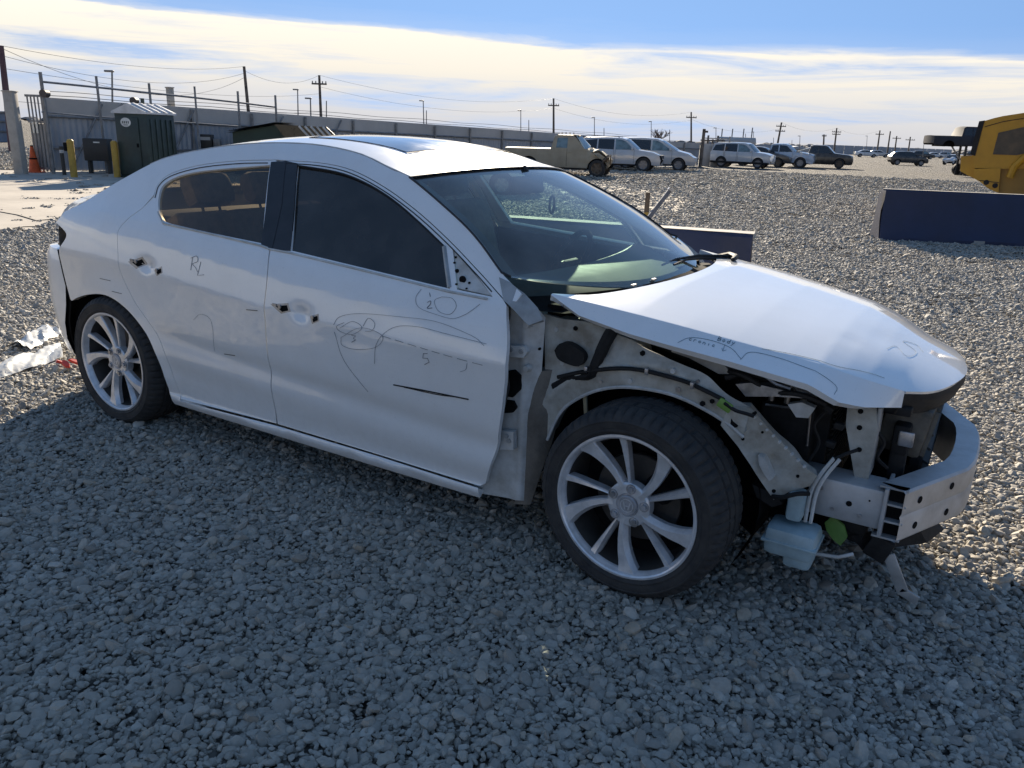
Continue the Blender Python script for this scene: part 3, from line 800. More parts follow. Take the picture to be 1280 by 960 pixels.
# apron outline: top edge, down the front, back along the wheel arch lip, up the rear
apron = dedup(crom(S_apron_up, 4)+[(.30, .60)]+ap_lo+[(-.372, .44), (-.392, .60), (-.405, .80)])
def apron_bulge(x, z):
    lip = np.hypot((x+.02), (z-.30))                       # distance from the wheel centre
    rib = .012*np.exp(-((lip-.435)/.018)**2)-.018*np.clip((lip-.44)/.06, 0, 1)
    return rib-.02*np.exp(-((x+.10)/.03)**2)*np.clip((z-.68)/.05, 0, 1)
for s in (-1, 1):
    ap = panel('fender_apron', apron, M_APRON, car, pmap(s, .715, -.05, 0, apron_bulge), step=.022, flange=.06, out=(0, s, 0))
    lip = MB(); lip.tube([Vector((x, s*(.718-.05*x), z)) for x, z in ap_lo], .006, 6); lip.build('arch_lip', M_WHITE2, ap)
    hp = panel('hinge_pillar', dedup(S_hinge), M_WHITE2 if s < 0 else M_WHITE2, car, pmap(s, .79, -.22, -.5, lambda x, z: .012*np.exp(-((x+.44)/.02)**2)-.03*np.clip((x+.44)/.05, 0, 1)), step=.025, flange=.05, out=(0, s, 0))
    panel('sill_end', dedup(S_sillend), M_BROWN, car, pmap(s, .772, -.10, -.43, lambda x, z: -9.0*np.clip(x+.425, 0, 1)**2-.02*np.clip((z-.5)/.15, 0, 1)), step=.015, flange=.05, out=(0, s, 0))
    # lower A pillar filler between windshield corner, hood and door: bare sealer grey
    fil = [(-.545, .965), (-.50, .955), (-.44, .925), (-.385, .885), (-.36, .85), (-.40, .83), (-.47, .885), (-.50, .90)]
    panel('pillar_foot', fil, M_GREYP, car, lambda x, z, s=s: np.stack([x, s*(W(x, z)+.004-.35*np.clip(x+.48, 0, 1)), z], -1), step=.03, flange=.03, out=(0, s, .3))
    hg = MB(); hg.plateY(S_hinge_u, s*.80, s*.822); hg.build('door_hinge', M_WHITE2, hp)
    hg = MB(); hg.plateY(S_hinge_l, s*.80, s*.822); hg.build('door_hinge', M_WHITE2, hp)
    for hx, hz in ((-.43, .735), (-.47, .735), (-.465, .41), (-.475, .425)):
        MB().cyl((hx, s*.815, hz), (hx, s*.829, hz), .008, n=8).build('hinge_bolt', M_GREYP, hp)
    for hx, hz in ((-.43, .82), (-.425, .67)):
        MB().cyl((hx, s*.775, hz), (hx, s*.80, hz), .014, .010, n=10).build('captive_nut', M_WHITE2, hp)
    ho = MB(); ho.plateY(S_hole_h1, s*.70, s*.7975); ho.plateY(S_hole_h2, s*.70, s*.797); ho.build('pillar_opening', M_DARK, hp)
    MB().cyl((-.39, s*.775, .74), (-.39, s*.768, .74), .005, n=8).build('pin_hole', M_DARK, hp)
    oh = MB(); oh.plateY(crom(S_hosehole+[S_hosehole[0]], 3)[:-1], s*.72, s*.748); oh.build('rubber_plug', M_BLACK, ap)
    # dark wheel housing: half drum over the wheel and its inner wall
    dr = MB(); th = np.linspace(R_(-35), R_(215), 30)
    dr.grid([[(.365*math.cos(t), s*y, .318+.365*math.sin(t)) for t in th] for y in (.67, .60, .42)])
    dr.add([(.37*math.cos(t), s*.42, .318+.37*math.sin(t)) for t in th]+[(0, s*.42, .30)], [(i, i+1, len(th)) for i in range(len(th)-1)])
    dr.build('wheel_housing', M_DARK, car, 40)
    # rear wheel housing
    dr = MB()
    dr.grid([[(-2.67+.375*math.cos(t), s*y, .31+.375*math.sin(t)) for t in th] for y in (.775, .70, .58)])
    dr.add([(-2.67+.38*math.cos(t), s*.58, .31+.38*math.sin(t)) for t in th]+[(-2.67, s*.58, .30)], [(i, i+1, len(th)) for i in range(len(th)-1)])
    dr.build('wheel_housing', M_DARK, car, 40)
    # splash shield strip between arch and bumper
    MB().grid([[(-3.00, s*.80, .60), (-3.10, s*.79, .44), (-3.12, s*.79, .30), (-3.12, s*.77, .17)], [(-3.03, s*.55, .60), (-3.10, s*.55, .44), (-3.12, s*.55, .30), (-3.12, s*.55, .17)]]).build('splash_shield', M_DARK, car)
    # forward arm of the apron going down to the frame rail
    a_ = panel('apron_arm', dedup(S_arm), M_APRON, car, pmap(s, .695, -.25, .3, lambda x, z: -.02*np.exp(-(((x-.38)/.05)**2+((z-.49)/.04)**2))), step=.02, flange=.05, out=(0, s, 0))
    for hx, hz, hr in ((.262, .603, .016), (.293, .555, .005), (.315, .64, .006), (.345, .585, .004), (.46, .46, .005), (.40, .40, .006)):
        y_ = .695-.25*(hx-.3)
        MB().cyl((hx, s*(y_-.01), hz), (hx, s*(y_+.0025), hz), hr, n=12).build('bolt_hole', M_DARK, a_)
    br = MB(); br.plateY([(.345, .515), (.362, .512), (.385, .470), (.398, .452), (.388, .44), (.368, .462), (.352, .485)], s*.66, s*.700); br.build('bolt_bracket', M_WHITE2, a_)
    rib = MB()
    for k in range(9):
        t = k/8; p = Vector((.318+.155*t, 0, .628-.135*t))
        rib.cyl((p.x, s*(.688-.25*(p.x-.3)), p.z), (p.x, s*(.699-.25*(p.x-.3)), p.z), .006, .004, n=6)
    rib.build('spot_welds', M_WHITE2, a_)
    # frame rail with its crush can and end flange
    fr = MB(); fr.box((.575, s*.505, .375), (.25, .125, .130), None, .012); fr.build('frame_rail', M_ALU, car)
    fro = [o for o in car.children if o.name.startswith('frame_rail')][-1]
    MB().box((.702, s*.505, .375), (.012, .15, .155), None, .003).build('end_flange', M_ALU, fro)
    for hx, hz in ((.475, .395), (.605, .375), (.66, .40)): MB().cyl((hx, s*.56, hz), (hx, s*.5695, hz), .009 if hx < .65 else .003, n=10).build('bolt_hole', M_DARK, fro)
    # upright of the radiator support
    MB().plateY([(.545, .675), (.625, .675), (.64, .60), (.64, .44), (.60, .44), (.575, .52), (.55, .60)], s*.50, s*.475).build('radiator_upright', M_APRON, car)
    up = [o for o in car.children if o.name.startswith('radiator_upright')][-1]
    MB().box((.636, s*.455, .56), (.012, .07, .22), None, .003).build('upright_flange', M_GREYP, up)
    for hx, hz in ((.585, .652), (.59, .60), (.60, .53)): MB().cyl((hx, s*.49, hz), (hx, s*.503, hz), .008, n=10).build('bolt_hole', M_DARK, up)
    # headlight bracket and its wires above the arm
    MB().plateY([(.235, .705), (.28, .718), (.36, .715), (.47, .705), (.36, .69), (.27, .672)], s*.64, s*.58).build('lamp_bracket', M_STEEL, car)
    MB().tube([(.30, s*.66, .765), (.36, s*.66, .735), (.40, s*.65, .725), (.405, s*.65, .742), (.42, s*.64, .722), (.52, s*.60, .705)], .005, 5).build('lamp_wire', M_STEEL, car)

# ---- bumper beam: hollow bar bowed in plan, two bolt holes each side, ribbed open ends
bx = [(.735+.150*k/8, -.565+.325*k/8) for k in range(9)]+[(.898, -.17), (.904, -.09), (.906, 0), (.904, .09), (.898, .17)]+[(.885-.150*k/8, .24+.325*k/8) for k in range(9)]
beam = MB(); rows = []
for i, (x, y) in enumerate(bx):
    a = bx[max(i-1, 0)]; b = bx[min(i+1, len(bx)-1)]
    t = Vector((b[0]-a[0], b[1]-a[1])).normalized(); nrm = Vector((t.y, -t.x))
    if nrm.x < 0: nrm = -nrm
    f0 = Vector((x, y))+nrm*.018; r0 = Vector((x, y))-nrm*.058
    rows.append([Vector((r0.x, r0.y, .292)), Vector((f0.x-.004, f0.y, .288)), Vector((f0.x, f0.y, .294)), Vector((f0.x, f0.y, .36)), Vector((f0.x-.004, f0.y, .372)), Vector((f0.x, f0.y, .384)), Vector((f0.x, f0.y, .448)), Vector((f0.x-.006, f0.y, .456)), Vector((r0.x, r0.y, .456)), Vector((r0.x, r0.y, .292))])
beam.grid(rows).build('bumper_beam', M_ALU, car, 30)
bo = [o for o in car.children if o.name.startswith('bumper_beam')][0]
for s in (-1, 1):
    i = 0 if s < 0 else -1
    r = rows[i]; mid = (r[0]+r[2])/2
    cx, cy = (r[0].x+r[2].x)/2, (r[0].y+r[2].y)/2
    e = MB()
    for z in (.29, .345, .40, .453): e.box((cx+.003, cy+s*-.008, z), (.078, .03, .006), None)
    e.build('beam_web', M_ALU, bo)
    e = MB(); e.box((cx, cy-s*.022, .372), (.068, .004, .155)); e.build('beam_core', M_DARK, bo)
    for j, z in ((2, .410), (2, .325), (6, .415), (6, .325)):
        k = j if s < 0 else len(bx)-1-j
        a, b = bx[k-1], bx[k+1]
        t = Vector((b[0]-a[0], b[1]-a[1])).normalized(); nrm = Vector((t.y, -t.x))
        if nrm.x < 0: nrm = -nrm
        p = Vector((bx[k][0], bx[k][1]))
        MB().cyl((p.x+nrm.x*.010, p.y+nrm.y*.010, z), (p.x+nrm.x*.0195, p.y+nrm.y*.0195, z), .012, n=12).build('bolt_hole', M_DARK, bo)
# far headlamp remains as a dark shell; cross panel with radiator
core = MB(); core.box((.47, 0, .46), (.05, .86, .44)); core.build('radiator', M_BLACK, car)
fins = MB()
for k in range(22): fins.box((.500, 0, .27+k*.018), (.006, .78, .006))
fins.build('radiator_fins', M_TRIM, [o for o in car.children if o.name.startswith('radiator') and not o.name.startswith('radiator_')][0])
tp = MB(); tp.box((.62, 0, .655), (.20, .88, .03), None, .008); tp.build('lock_panel', M_BLACK, car)
sht = MB(); sht.box((.69, .16, .50), (.15, .80, .30), None, .02); sht.build('air_shutter', M_BLACK, car)
sh0 = [o for o in car.children if o.name.startswith('air_shutter')][0]
for k in range(6): MB().box((.768, .16, .37+.05*k), (.03, .66, .008), Matrix.Rotation(R_(25), 3, 'Y')).build('slat', M_TRIM, sh0)
MB().box((.66, .50, .60), (.16, .22, .16), Matrix.Rotation(R_(-20), 3, 'Z'), .03).build('far_headlamp_shell', M_BLACK, car)
du = MB(); du.box((.70, -.20, .565), (.14, .26, .17), Matrix.Rotation(R_(8), 3, 'Y'), .02); du.box((.68, -.14, .45), (.13, .20, .09), None, .015)
for k in range(6): du.box((.775, -.31+.045*k, .56), (.012, .008, .15), Matrix.Rotation(R_(8), 3, 'Y'))
du.build('air_duct', M_BRNP, car)
lat = MB(); lat.box((.70, -.345, .545), (.05, .075, .10), None, .01); lat.box((.70, -.35, .45), (.05, .05, .11), None, .01); lat.build('hood_latch', M_BLACK, car)
lt = [o for o in car.children if o.name.startswith('hood_latch')][0]
MB().box((.715, -.385, .555), (.045, .012, .05), None, .005).build('latch_claw', M_STEEL, lt)
st = MB(); st.box((.60, 0, .30), (.12, .95, .05), None, .01); st.build('lower_tie_bar', M_BLACK, car)
# battery box and black engine bay clutter
MB().box((.37, -.40, .53), (.17, .16, .18), None, .012).build('battery_box', M_BLACK, car)
bb = [o for o in car.children if o.name.startswith('battery_box')][0]
for k in range(3): MB().cyl((.31+.05*k, -.46, .62), (.31+.05*k, -.46, .645), .010, n=8).build('battery_bolt', M_STEEL, bb)
MB().tube([(.30, -.485, .61), (.38, -.485, .615), (.44, -.485, .605), (.445, -.485, .50)], .004, 5).build('battery_bracket', M_STEEL, bb)
eng = MB(); eng.box((.12, 0, .52), (.55, .72, .42), None, .05); eng.box((.05, -.30, .72), (.36, .22, .12), None, .03); eng.box((.10, .25, .73), (.40, .30, .10), None, .03)
eng.build('engine', M_BLACK, car)
fw = MB(); fw.box((-.38, 0, .60), (.05, 1.40, .56)); fw.build('firewall', M_DARK, car)
for p in ([(-.10, -.60, .80), (.05, -.62, .765), (.18, -.60, .745), (.27, -.55, .73)], [(.0, -.55, .79), (.15, -.58, .77), (.30, -.60, .75), (.45, -.56, .735)], [(.20, -.64, .72), (.26, -.62, .74), (.32, -.58, .72), (.36, -.5, .70)]):
    MB().tube(crom(p, 5), .011, 7).build('engine_hose', M_BLACK, car)
# harness clipped along the apron, hose behind the hinge pillar, green clip
AP = [o for o in car.children if o.name.startswith('fender_apron')][0]
MB().tube([Vector((x, -.732+.03*x, z)) for x, z in crom(S_wire, 5)], .007, 7).build('wire_harness', M_BLACK, AP)
MB().tube([Vector((x, -.725, z)) for x, z in crom(S_hose, 5)], [.022]*9+[.020]*6+[.016]*11, 8).build('drain_hose', M_BLACK, AP)
MB().tube(crom([(.235, -.742, .672), (.27, -.74, .655), (.30, -.735, .65), (.325, -.73, .645)], 4), .006, 6).build('lamp_plug_wire', M_BLACK, AP)
MB().box((.237, -.738, .663), (.045, .012, .030), Matrix.Rotation(R_(25), 3, 'Y'), .004).build('green_clip', M_GREEN, AP)
for x, z in ((-.30, .63), (-.24, .60)):
    MB().box((x, -.71, z-.02), (.014, .012, .12), Matrix.Rotation(R_(-8), 3, 'Y'), .003).build('sealer_strip', simple('tan_sealer', (.32, .28, .18), .7), AP)
for x, z in ((-.23, .690), (-.02, .722), (.13, .705)): MB().box((x, -.735, z), (.012, .020, .022), None, .003).build('harness_clip', M_STEEL, AP)
# washer tank hanging under the arm
tk = MB(); tk.box((.465, -.635, .36), (.050, .06, .10), None, .014); tk.box((.470, -.635, .245), (.155, .13, .095), None, .022); tk.box((.497, -.635, .190), (.085, .10, .05), None, .016)
tk.box((.470, -.635, .247), (.165, .14, .010), None, .003)
tk.cyl((.475, -.635, .17), (.475, -.635, .148), .008, n=8)
tk.build('washer_tank', M_TANK, car)
for dx in (0, .016):
    MB().tube(crom([(.545+dx, -.595, .52), (.515+dx, -.605, .46), (.498+dx, -.612, .40), (.495+dx, -.612, .30)], 5), .006, 6).build('washer_hose', M_WHITE2, car)
MB().tube(crom([(.60, -.55, .545), (.57, -.57, .53), (.545, -.595, .515)], 4), .006, 6).build('washer_hose', M_BLACK, car)
MB().tube(crom([(.40, -.68, .385), (.43, -.69, .395), (.47, -.685, .415), (.50, -.66, .415)], 4), .008, 6).build('tank_strap', M_BLACK, car)
# green and black bits dangling below the rail
gp = MB(); gp.add([(.56, -.52, .30), (.60, -.54, .285), (.615, -.54, .25), (.60, -.55, .22), (.575, -.55, .235), (.55, -.53, .25), (.54, -.52, .27)], [(0, 1, 2, 3, 4, 5, 6)]); gp.add([(.56, -.51, .30), (.60, -.53, .285), (.615, -.53, .25), (.60, -.54, .22), (.575, -.54, .235), (.55, -.52, .25), (.54, -.51, .27)], [(0, 1, 2, 3, 4, 5, 6)])
gp.build('green_flap', M_GREEN, car)
MB().box((.60, -.46, .25), (.12, .05, .07), Matrix.Rotation(R_(10), 3, 'Y'), .01).build('lower_mount', M_BLACK, car)
MB().tube([(.53, -.56, .175), (.60, -.56, .185), (.64, -.54, .20)], .007, 5).build('torn_strip', M_WHITE2, car)
MB().grid([[(.62, -.50, .24), (.70, -.45, .26), (.80, -.35, .255), (.84, -.2, .24)], [(.66, -.48, .19), (.74, -.42, .20), (.83, -.32, .20), (.87, -.18, .20)]]).build('lower_shroud', M_BLACK, car, 0)
MB().box((.765, -.50, .155), (.035, .012, .13), Matrix.Rotation(R_(-28), 3, 'Y'), .004).box((.812, -.50, .093), (.06, .012, .03), Matrix.Rotation(R_(20), 3, 'Y'), .004).build('bent_strut', M_GREYP, car)
MB().box((.705, -.49, .225), (.07, .05, .08), Matrix.Rotation(R_(20), 3, 'Y'), .008).build('shroud_bracket', M_BLACK, car)
# belly
bl = MB(); bl.box((-1.75, 0, .225), (2.55, 1.50, .06)); bl.box((-.05, 0, .235), (1.2, .90, .05)); bl.box((-3.2, 0, .33), (.5, 1.2, .06)); bl.build('underbody', M_DARK, car)

# ---- small hardware left on the stripped corner: bolts, clips, looms
rr = random.Random(11)
for x, z in ((-.36, .80), (-.29, .815), (-.33, .69), (-.16, .79), (-.05, .77), (.06, .735), (.14, .715), (.19, .66), (-.18, .655), (-.08, .675), (.08, .675), (.16, .645)):
    y_ = -(.715-.05*x+float(apron_bulge(np.array(x), np.array(z))))
    MB().cyl((x, y_+.004, z), (x, y_-.006, z), rr.choice((.006, .008, .009)), n=6).build('body_bolt', rr.choice((M_STEEL, M_DARK, M_WHITE2)), AP)
for k, (x0, z0_, x1, z1) in enumerate(((.20, .74, .33, .70), (.10, .775, .26, .735), (.36, .70, .50, .69))):
    MB().tube(crom([(x0, -.63, z0_), ((x0+x1)/2, -.655, (z0_+z1)/2+.02), (x1, -.62, z1)], 6), .008, 7).build('corrugated_loom', M_BLACK, car)
MB().plateY([(.02, .795), (.10, .785), (.20, .755), (.215, .735), (.18, .728), (.08, .762), (.02, .772)], -.64, -.60).build('torn_bracket', M_GREYP, car)
MB().plateY([(.39, .66), (.43, .675), (.47, .665), (.455, .63), (.42, .625)], -.60, -.57).build('lamp_mount', M_WHITE2, car)
for x, y, z in ((.50, -.545, .655), (.535, -.52, .60), (.52, -.53, .54)): MB().box((x, y, z), (.03, .03, .022), Matrix.Rotation(rr.uniform(-.5, .5), 3, 'Y'), .005).build('wire_plug', M_BLACK, car)
MB().tube(crom([(.50, -.545, .655), (.47, -.56, .60), (.49, -.55, .54), (.47, -.56, .48)], 6), .005, 6).build('loom_branch', M_BLACK, car)
MB().tube(crom([(.62, -.46, .60), (.66, -.44, .55), (.65, -.45, .50), (.68, -.42, .46)], 6), .006, 6).build('loom_branch', M_BLACK, car)
for x, z in ((.475, .345), (.56, .345), (.64, .345), (.52, .405)): MB().cyl((x, -.565, z), (x, -.573, z), .0065, n=6).build('rail_bolt', M_STEEL, car)
MB().plateY([(.33, .40), (.40, .385), (.43, .36), (.40, .34), (.35, .36)], -.66, -.60).build('torn_liner', M_BLACK, car)
MB().tube(crom([(.56, -.50, .27), (.62, -.47, .235), (.70, -.40, .225), (.78, -.30, .235)], 5), .012, 7).build('cooler_pipe', M_BLACK, car)
MB().box((.63, -.42, .31), (.10, .06, .05), Matrix.Rotation(.3, 3, 'Z'), .01).build('mount_block', M_BRNP, car)
# ------------------------------------------------------------------ cabin
fl = MB(); fl.box((-1.75, 0, .30), (2.4, 1.5, .04)); fl.build('cabin_floor', M_TRIM, car)
def seat(x, y, w, back=R_(18), h=.62, heads=(0,), rear=False):
    o = MB(); o.box((x, y, .46), (.52, w, .20), Matrix.Rotation(R_(-6), 3, 'Y'), .05)
    top = Vector((x-.24-math.sin(back)*h, y, .50+math.cos(back)*h))
    o.box((x-.24-math.sin(back)*h*.5, y, .50+math.cos(back)*h*.5), (.14, w, h), Matrix.Rotation(-back, 3, 'Y'), .05)
    so = o.build('seat', M_SEAT, car)
    for hy in heads:
        hb = MB(); hb.box(top+Vector((-.025, hy, .105)), (.11, .26, .17), Matrix.Rotation(-back, 3, 'Y'), .045)
        for q in (-.05, .05): hb.cyl(top+Vector((0, hy+q, -.02)), top+Vector((-.02, hy+q, .05)), .007, n=6)
        hb.build('headrest', M_SEAT, so)
seat(-1.15, -.37, .52); seat(-1.15, .37, .52)
seat(-2.05, 0, 1.26, R_(24), .55, (-.36, 0, .36), True)
MB().box((-2.62, 0, .98), (.36, 1.2, .03), None, .01).build('parcel_shelf', M_TRIM, car)
dash = []
for t, z, x in ((0, .875, -.56), (.3, .915, -.62), (.6, .925, -.70), (.85, .87, -.78), (1, .70, -.74), (1, .50, -.64)):
    dash.append([Vector((x+.29*(1-(abs(y)/.72)**2.2)*(1-t), y, z)) for y in np.linspace(-.72, .72, 15)])
MB().grid(dash).build('dashboard', M_TRIM, car, 40)
sw = MB(); sw.tube([Vector((-.90+.18*math.sin(t)*.45, .37+.185*math.cos(t), .83+.185*math.sin(t)*.9)) for t in np.linspace(0, 2*math.pi, 25)], .014, 7); sw.box((-.88, .37, .82), (.04, .16, .09), None, .02); sw.cyl((-.86, .37, .82), (-.70, .37, .76), .03, n=8)
sw.build('steering_wheel', M_BLACK, car)
MB().box((-.93, .02, 1.215), (.035, .25, .075), Matrix.Rotation(R_(-12), 3, 'Y'), .012).tube([(-.92, .02, 1.25), (-.95, .02, 1.29)], .012, 6).build('rear_view_mirror', M_BLACK, car)
MB().tube([(-.90, .20+.022*math.cos(t), 1.125+.038*math.sin(t)) for t in np.linspace(0, 2*math.pi, 17)], .006, 5).build('hanging_tag', M_TRIM, car)

# ------------------------------------------------------------------ wheels
M_DISC = simple('worn_brake_disc', (.075, .07, .065), .55, metal=.4, scale=20)
def make_wheel():
    """Local frame: axle along Y, outer face towards -Y at y = 0, centre at the origin."""
    w = bpy.data.objects.new('wheel', None); w.empty_display_size = .1; COL.objects.link(w); w.parent = car
    ty = MB(); n = 240
    prof = [(.226, .012), (.236, -.002), (.250, -.008), (.252, -.0105), (.256, -.0105), (.258, -.009), (.272, -.012), (.281, -.011), (.283, -.013), (.286, -.0125), (.288, -.010), (.301, -.002), (.309, .008), (.3135, .020), (.3165, .034), (.3175, .056), (.3115, .058), (.3115, .067), (.3185, .069), (.319, .102), (.3125, .104), (.3125, .113), (.319, .115), (.3185, .148), (.3115, .150), (.3115, .159), (.3175, .161), (.3165, .183), (.3135, .197), (.301, .216), (.270, .222), (.236, .21), (.226, .20)]
    def mod(i, j):
        if 11 <= j <= 14 and i % 4 == 0: return -.008
        if j in (12, 13) and i % 4 == 2: return -.0015
        if 18 <= j <= 19 and i % 6 == 3: return -.006
        if 26 <= j <= 28 and i % 4 == 0: return -.005
        return 0
    ty.revolveY(prof, (0, 0, 0), n, mod); ty.build('tyre', M_RUB, w, 32)
    rm = MB()
    rm.revolveY([(.2435, .010), (.2435, .000), (.2405, -.006), (.234, -.0065), (.229, -.002), (.2265, .006), (.2225, .012), (.2205, .022)], (0, 0, 0), 96)
    rm.build('rim', M_ALLOY, w, 30)
    MB().revolveY([(.2205, .0225), (.219, .03), (.214, .06), (.205, .12), (.215, .20)], (0, 0, 0), 64).build('rim_barrel', M_DISC, w, 30)
    def spoke(a0, rs, width, twist, depth, front, name, mat, bev):
        sp = MB(); rows = []
        for r in rs:
            u = (r-rs[0])/(rs[-1]-rs[0])
            wd = np.interp(u, *width); th = R_(a0+np.interp(u, *twist)); fy = np.interp(u, *front)
            c = np.array([math.cos(th), math.sin(th)])*r; tn = np.array([-math.sin(th), math.cos(th)])
            pts = []
            for q, y in ((-.5, fy+depth), (-.5, fy+.007), (-.5+.003/wd, fy+.002), (.5-bev/wd, fy), (.5, fy+.018), (.5, fy+depth)):
                p = c+tn*wd*q; pts.append(Vector((p[0], y, p[1])))
            rows.append(pts)
        sp.grid(rows)
        sp.build(name, mat, w, 25)
    rs = np.linspace(.050, .2265, 12)
    for k in range(5):
        spoke(54+72*k, rs, ([0, .12, .5, .85, 1], [.034, .027, .035, .052, .070]), ([0, .4, 1], [-10, -4, 7]), .035, ([0, .3, .85, 1], [.022, .020, .010, .004]), 'spoke', M_ALLOY, .012)
        spoke(95+72*k, rs, ([0, .15, .5, 1], [.018, .015, .020, .030]), ([0, 1], [2, 4]), .035, ([0, .3, .85, 1], [.034, .030, .018, .010]), 'spoke', M_ALLOY, .009)
    hb = MB(); hb.revolveY([(.075, .06), (.074, .030), (.068, .0245), (.040, .022), (.0375, .026), (.034, .0285), (0.0005, .0285)], (0, 0, 0), 40); hb.build('hub', M_ALLOY, w, 25)
    cp = MB(); cp.revolveY([(.0335, .030), (.0335, .019), (.031, .0165), (.026, .0165), (.0245, .018), (.0005, .018)], (0, 0, 0), 32); cp.build('centre_cap', M_ALLOYD, w, 25)
    # caliper-like emblem in the cap
    em = MB(); em.revolveY([(.0225, .0182), (.0225, .0160), (.0200, .0160), (.0200, .0182)], (0, 0, 0), 28)
    for sg in (-1, 1): em.prism([(sg*.003, -.0135), (sg*.0075, -.0135), (sg*.0145, .012), (sg*.010, .013)], lambda a, b: (a, .0182, b), lambda a, b: (a, .0160, b))
    em.box((0, .0171, -.0015), (.010, .0022, .0035))
    em.build('cap_emblem', M_ALLOY, w, 0)
    for k in range(5):
        t = R_(90+72*k-8)
        ln = MB(); c = (math.cos(t)*.0575, math.sin(t)*.0575)
        ln.revolveY([(.0165, .024), (.0165, .0205), (.0135, .0205), (.0125, .040)], (c[0], 0, c[1]), 14)
        ln.cyl((c[0], .045, c[1]), (c[0], .014, c[1]), .0105, .0095, n=6); ln.build('lug_nut', M_STEEL if k % 2 else M_ALLOYD, w, 30)
    bd = MB(); bd.revolveY([(.06, .075), (.060, .100), (.145, .100), (.148, .104), (.148, .122), (.06, .122)], (0, 0, 0), 40); bd.build('brake_disc', M_DISC, w, 30)
    bc = MB(); bc.box((.10, .10, .08), (.10, .07, .13), Matrix.Rotation(R_(40), 3, 'Y'), .02); bc.build('brake_caliper', M_DARK, w)
    dk = MB(); dk.revolveY([(.0005, .14), (.212, .14)], (0, 0, 0), 32); dk.build('back_plate', M_DARK, w)
    return w
wheel = make_wheel()
for k, (x, s, steer, roll) in enumerate(((0, -1, R_(-2.2), 0), (-2.67, -1, 0, R_(17)), (0, 1, R_(-2.2), R_(40)), (-2.67, 1, 0, R_(9)))):
    o = wheel if k == 0 else copy_tree(wheel, car)
    o.location = (x, s*.880, .312)
    o.rotation_euler = (Matrix.Rotation(steer+(math.pi if s > 0 else 0), 4, 'Z') @ Matrix.Rotation(roll, 4, 'Y')).to_euler()
# ------------------------------------------------------------------ ground
def gravel_ground():
    m, t, p = new_mat('gravel_far')
    geo = N(t, 'ShaderNodeNewGeometry')
    vo = N(t, 'ShaderNodeTexVoronoi'); vo.inputs['Scale'].default_value = 24; vo.inputs['Randomness'].default_value = 1
    t.links.new(geo.outputs['Position'], vo.inputs['Vector'])
    vb = N(t, 'ShaderNodeTexVoronoi', feature='F1'); vb.inputs['Scale'].default_value = 9
    t.links.new(geo.outputs['Position'], vb.inputs['Vector'])
    big = N(t, 'ShaderNodeTexNoise'); big.inputs['Scale'].default_value = .35; big.inputs['Detail'].default_value = 6; big.inputs['Roughness'].default_value = .6
    t.links.new(geo.outputs['Position'], big.inputs['Vector'])
    sc = N(t, 'ShaderNodeSeparateColor'); t.links.new(vo.outputs['Color'], sc.inputs[0])
    stone = ramp(t, sc.outputs[0], [(0, (.05, .045, .039, 1)), (.35, (.11, .10, .086, 1)), (.7, (.17, .157, .135, 1)), (1, (.28, .26, .225, 1))])  # shadows between the stones are put into this dark albedo
    dirt = N(t, 'ShaderNodeMix', data_type='RGBA'); dirt.inputs['B'].default_value = (.19, .168, .137, 1)
    dr = ramp(t, big.outputs['Fac'], [(.40, g_(0)), (.62, g_(.75))])
    t.links.new(dr.outputs[0], dirt.inputs['Factor']); t.links.new(stone.outputs[0], dirt.inputs['A'])
    t.links.new(dirt.outputs['Result'], p.inputs['Base Color'])
    p.inputs['Roughness'].default_value = .85
    b = N(t, 'ShaderNodeBump'); b.inputs['Strength'].default_value = 1.0; b.inputs['Distance'].default_value = .07; b.invert = True
    b2 = N(t, 'ShaderNodeBump'); b2.inputs['Strength'].default_value = .8; b2.inputs['Distance'].default_value = .10; b2.invert = True
    t.links.new(vo.outputs['Distance'], b.inputs['Height']); t.links.new(vb.outputs['Distance'], b2.inputs['Height'])
    t.links.new(b2.outputs[0], b.inputs['Normal']); t.links.new(b.outputs[0], p.inputs['Normal'])
    return m
M_GRAV = gravel_ground()
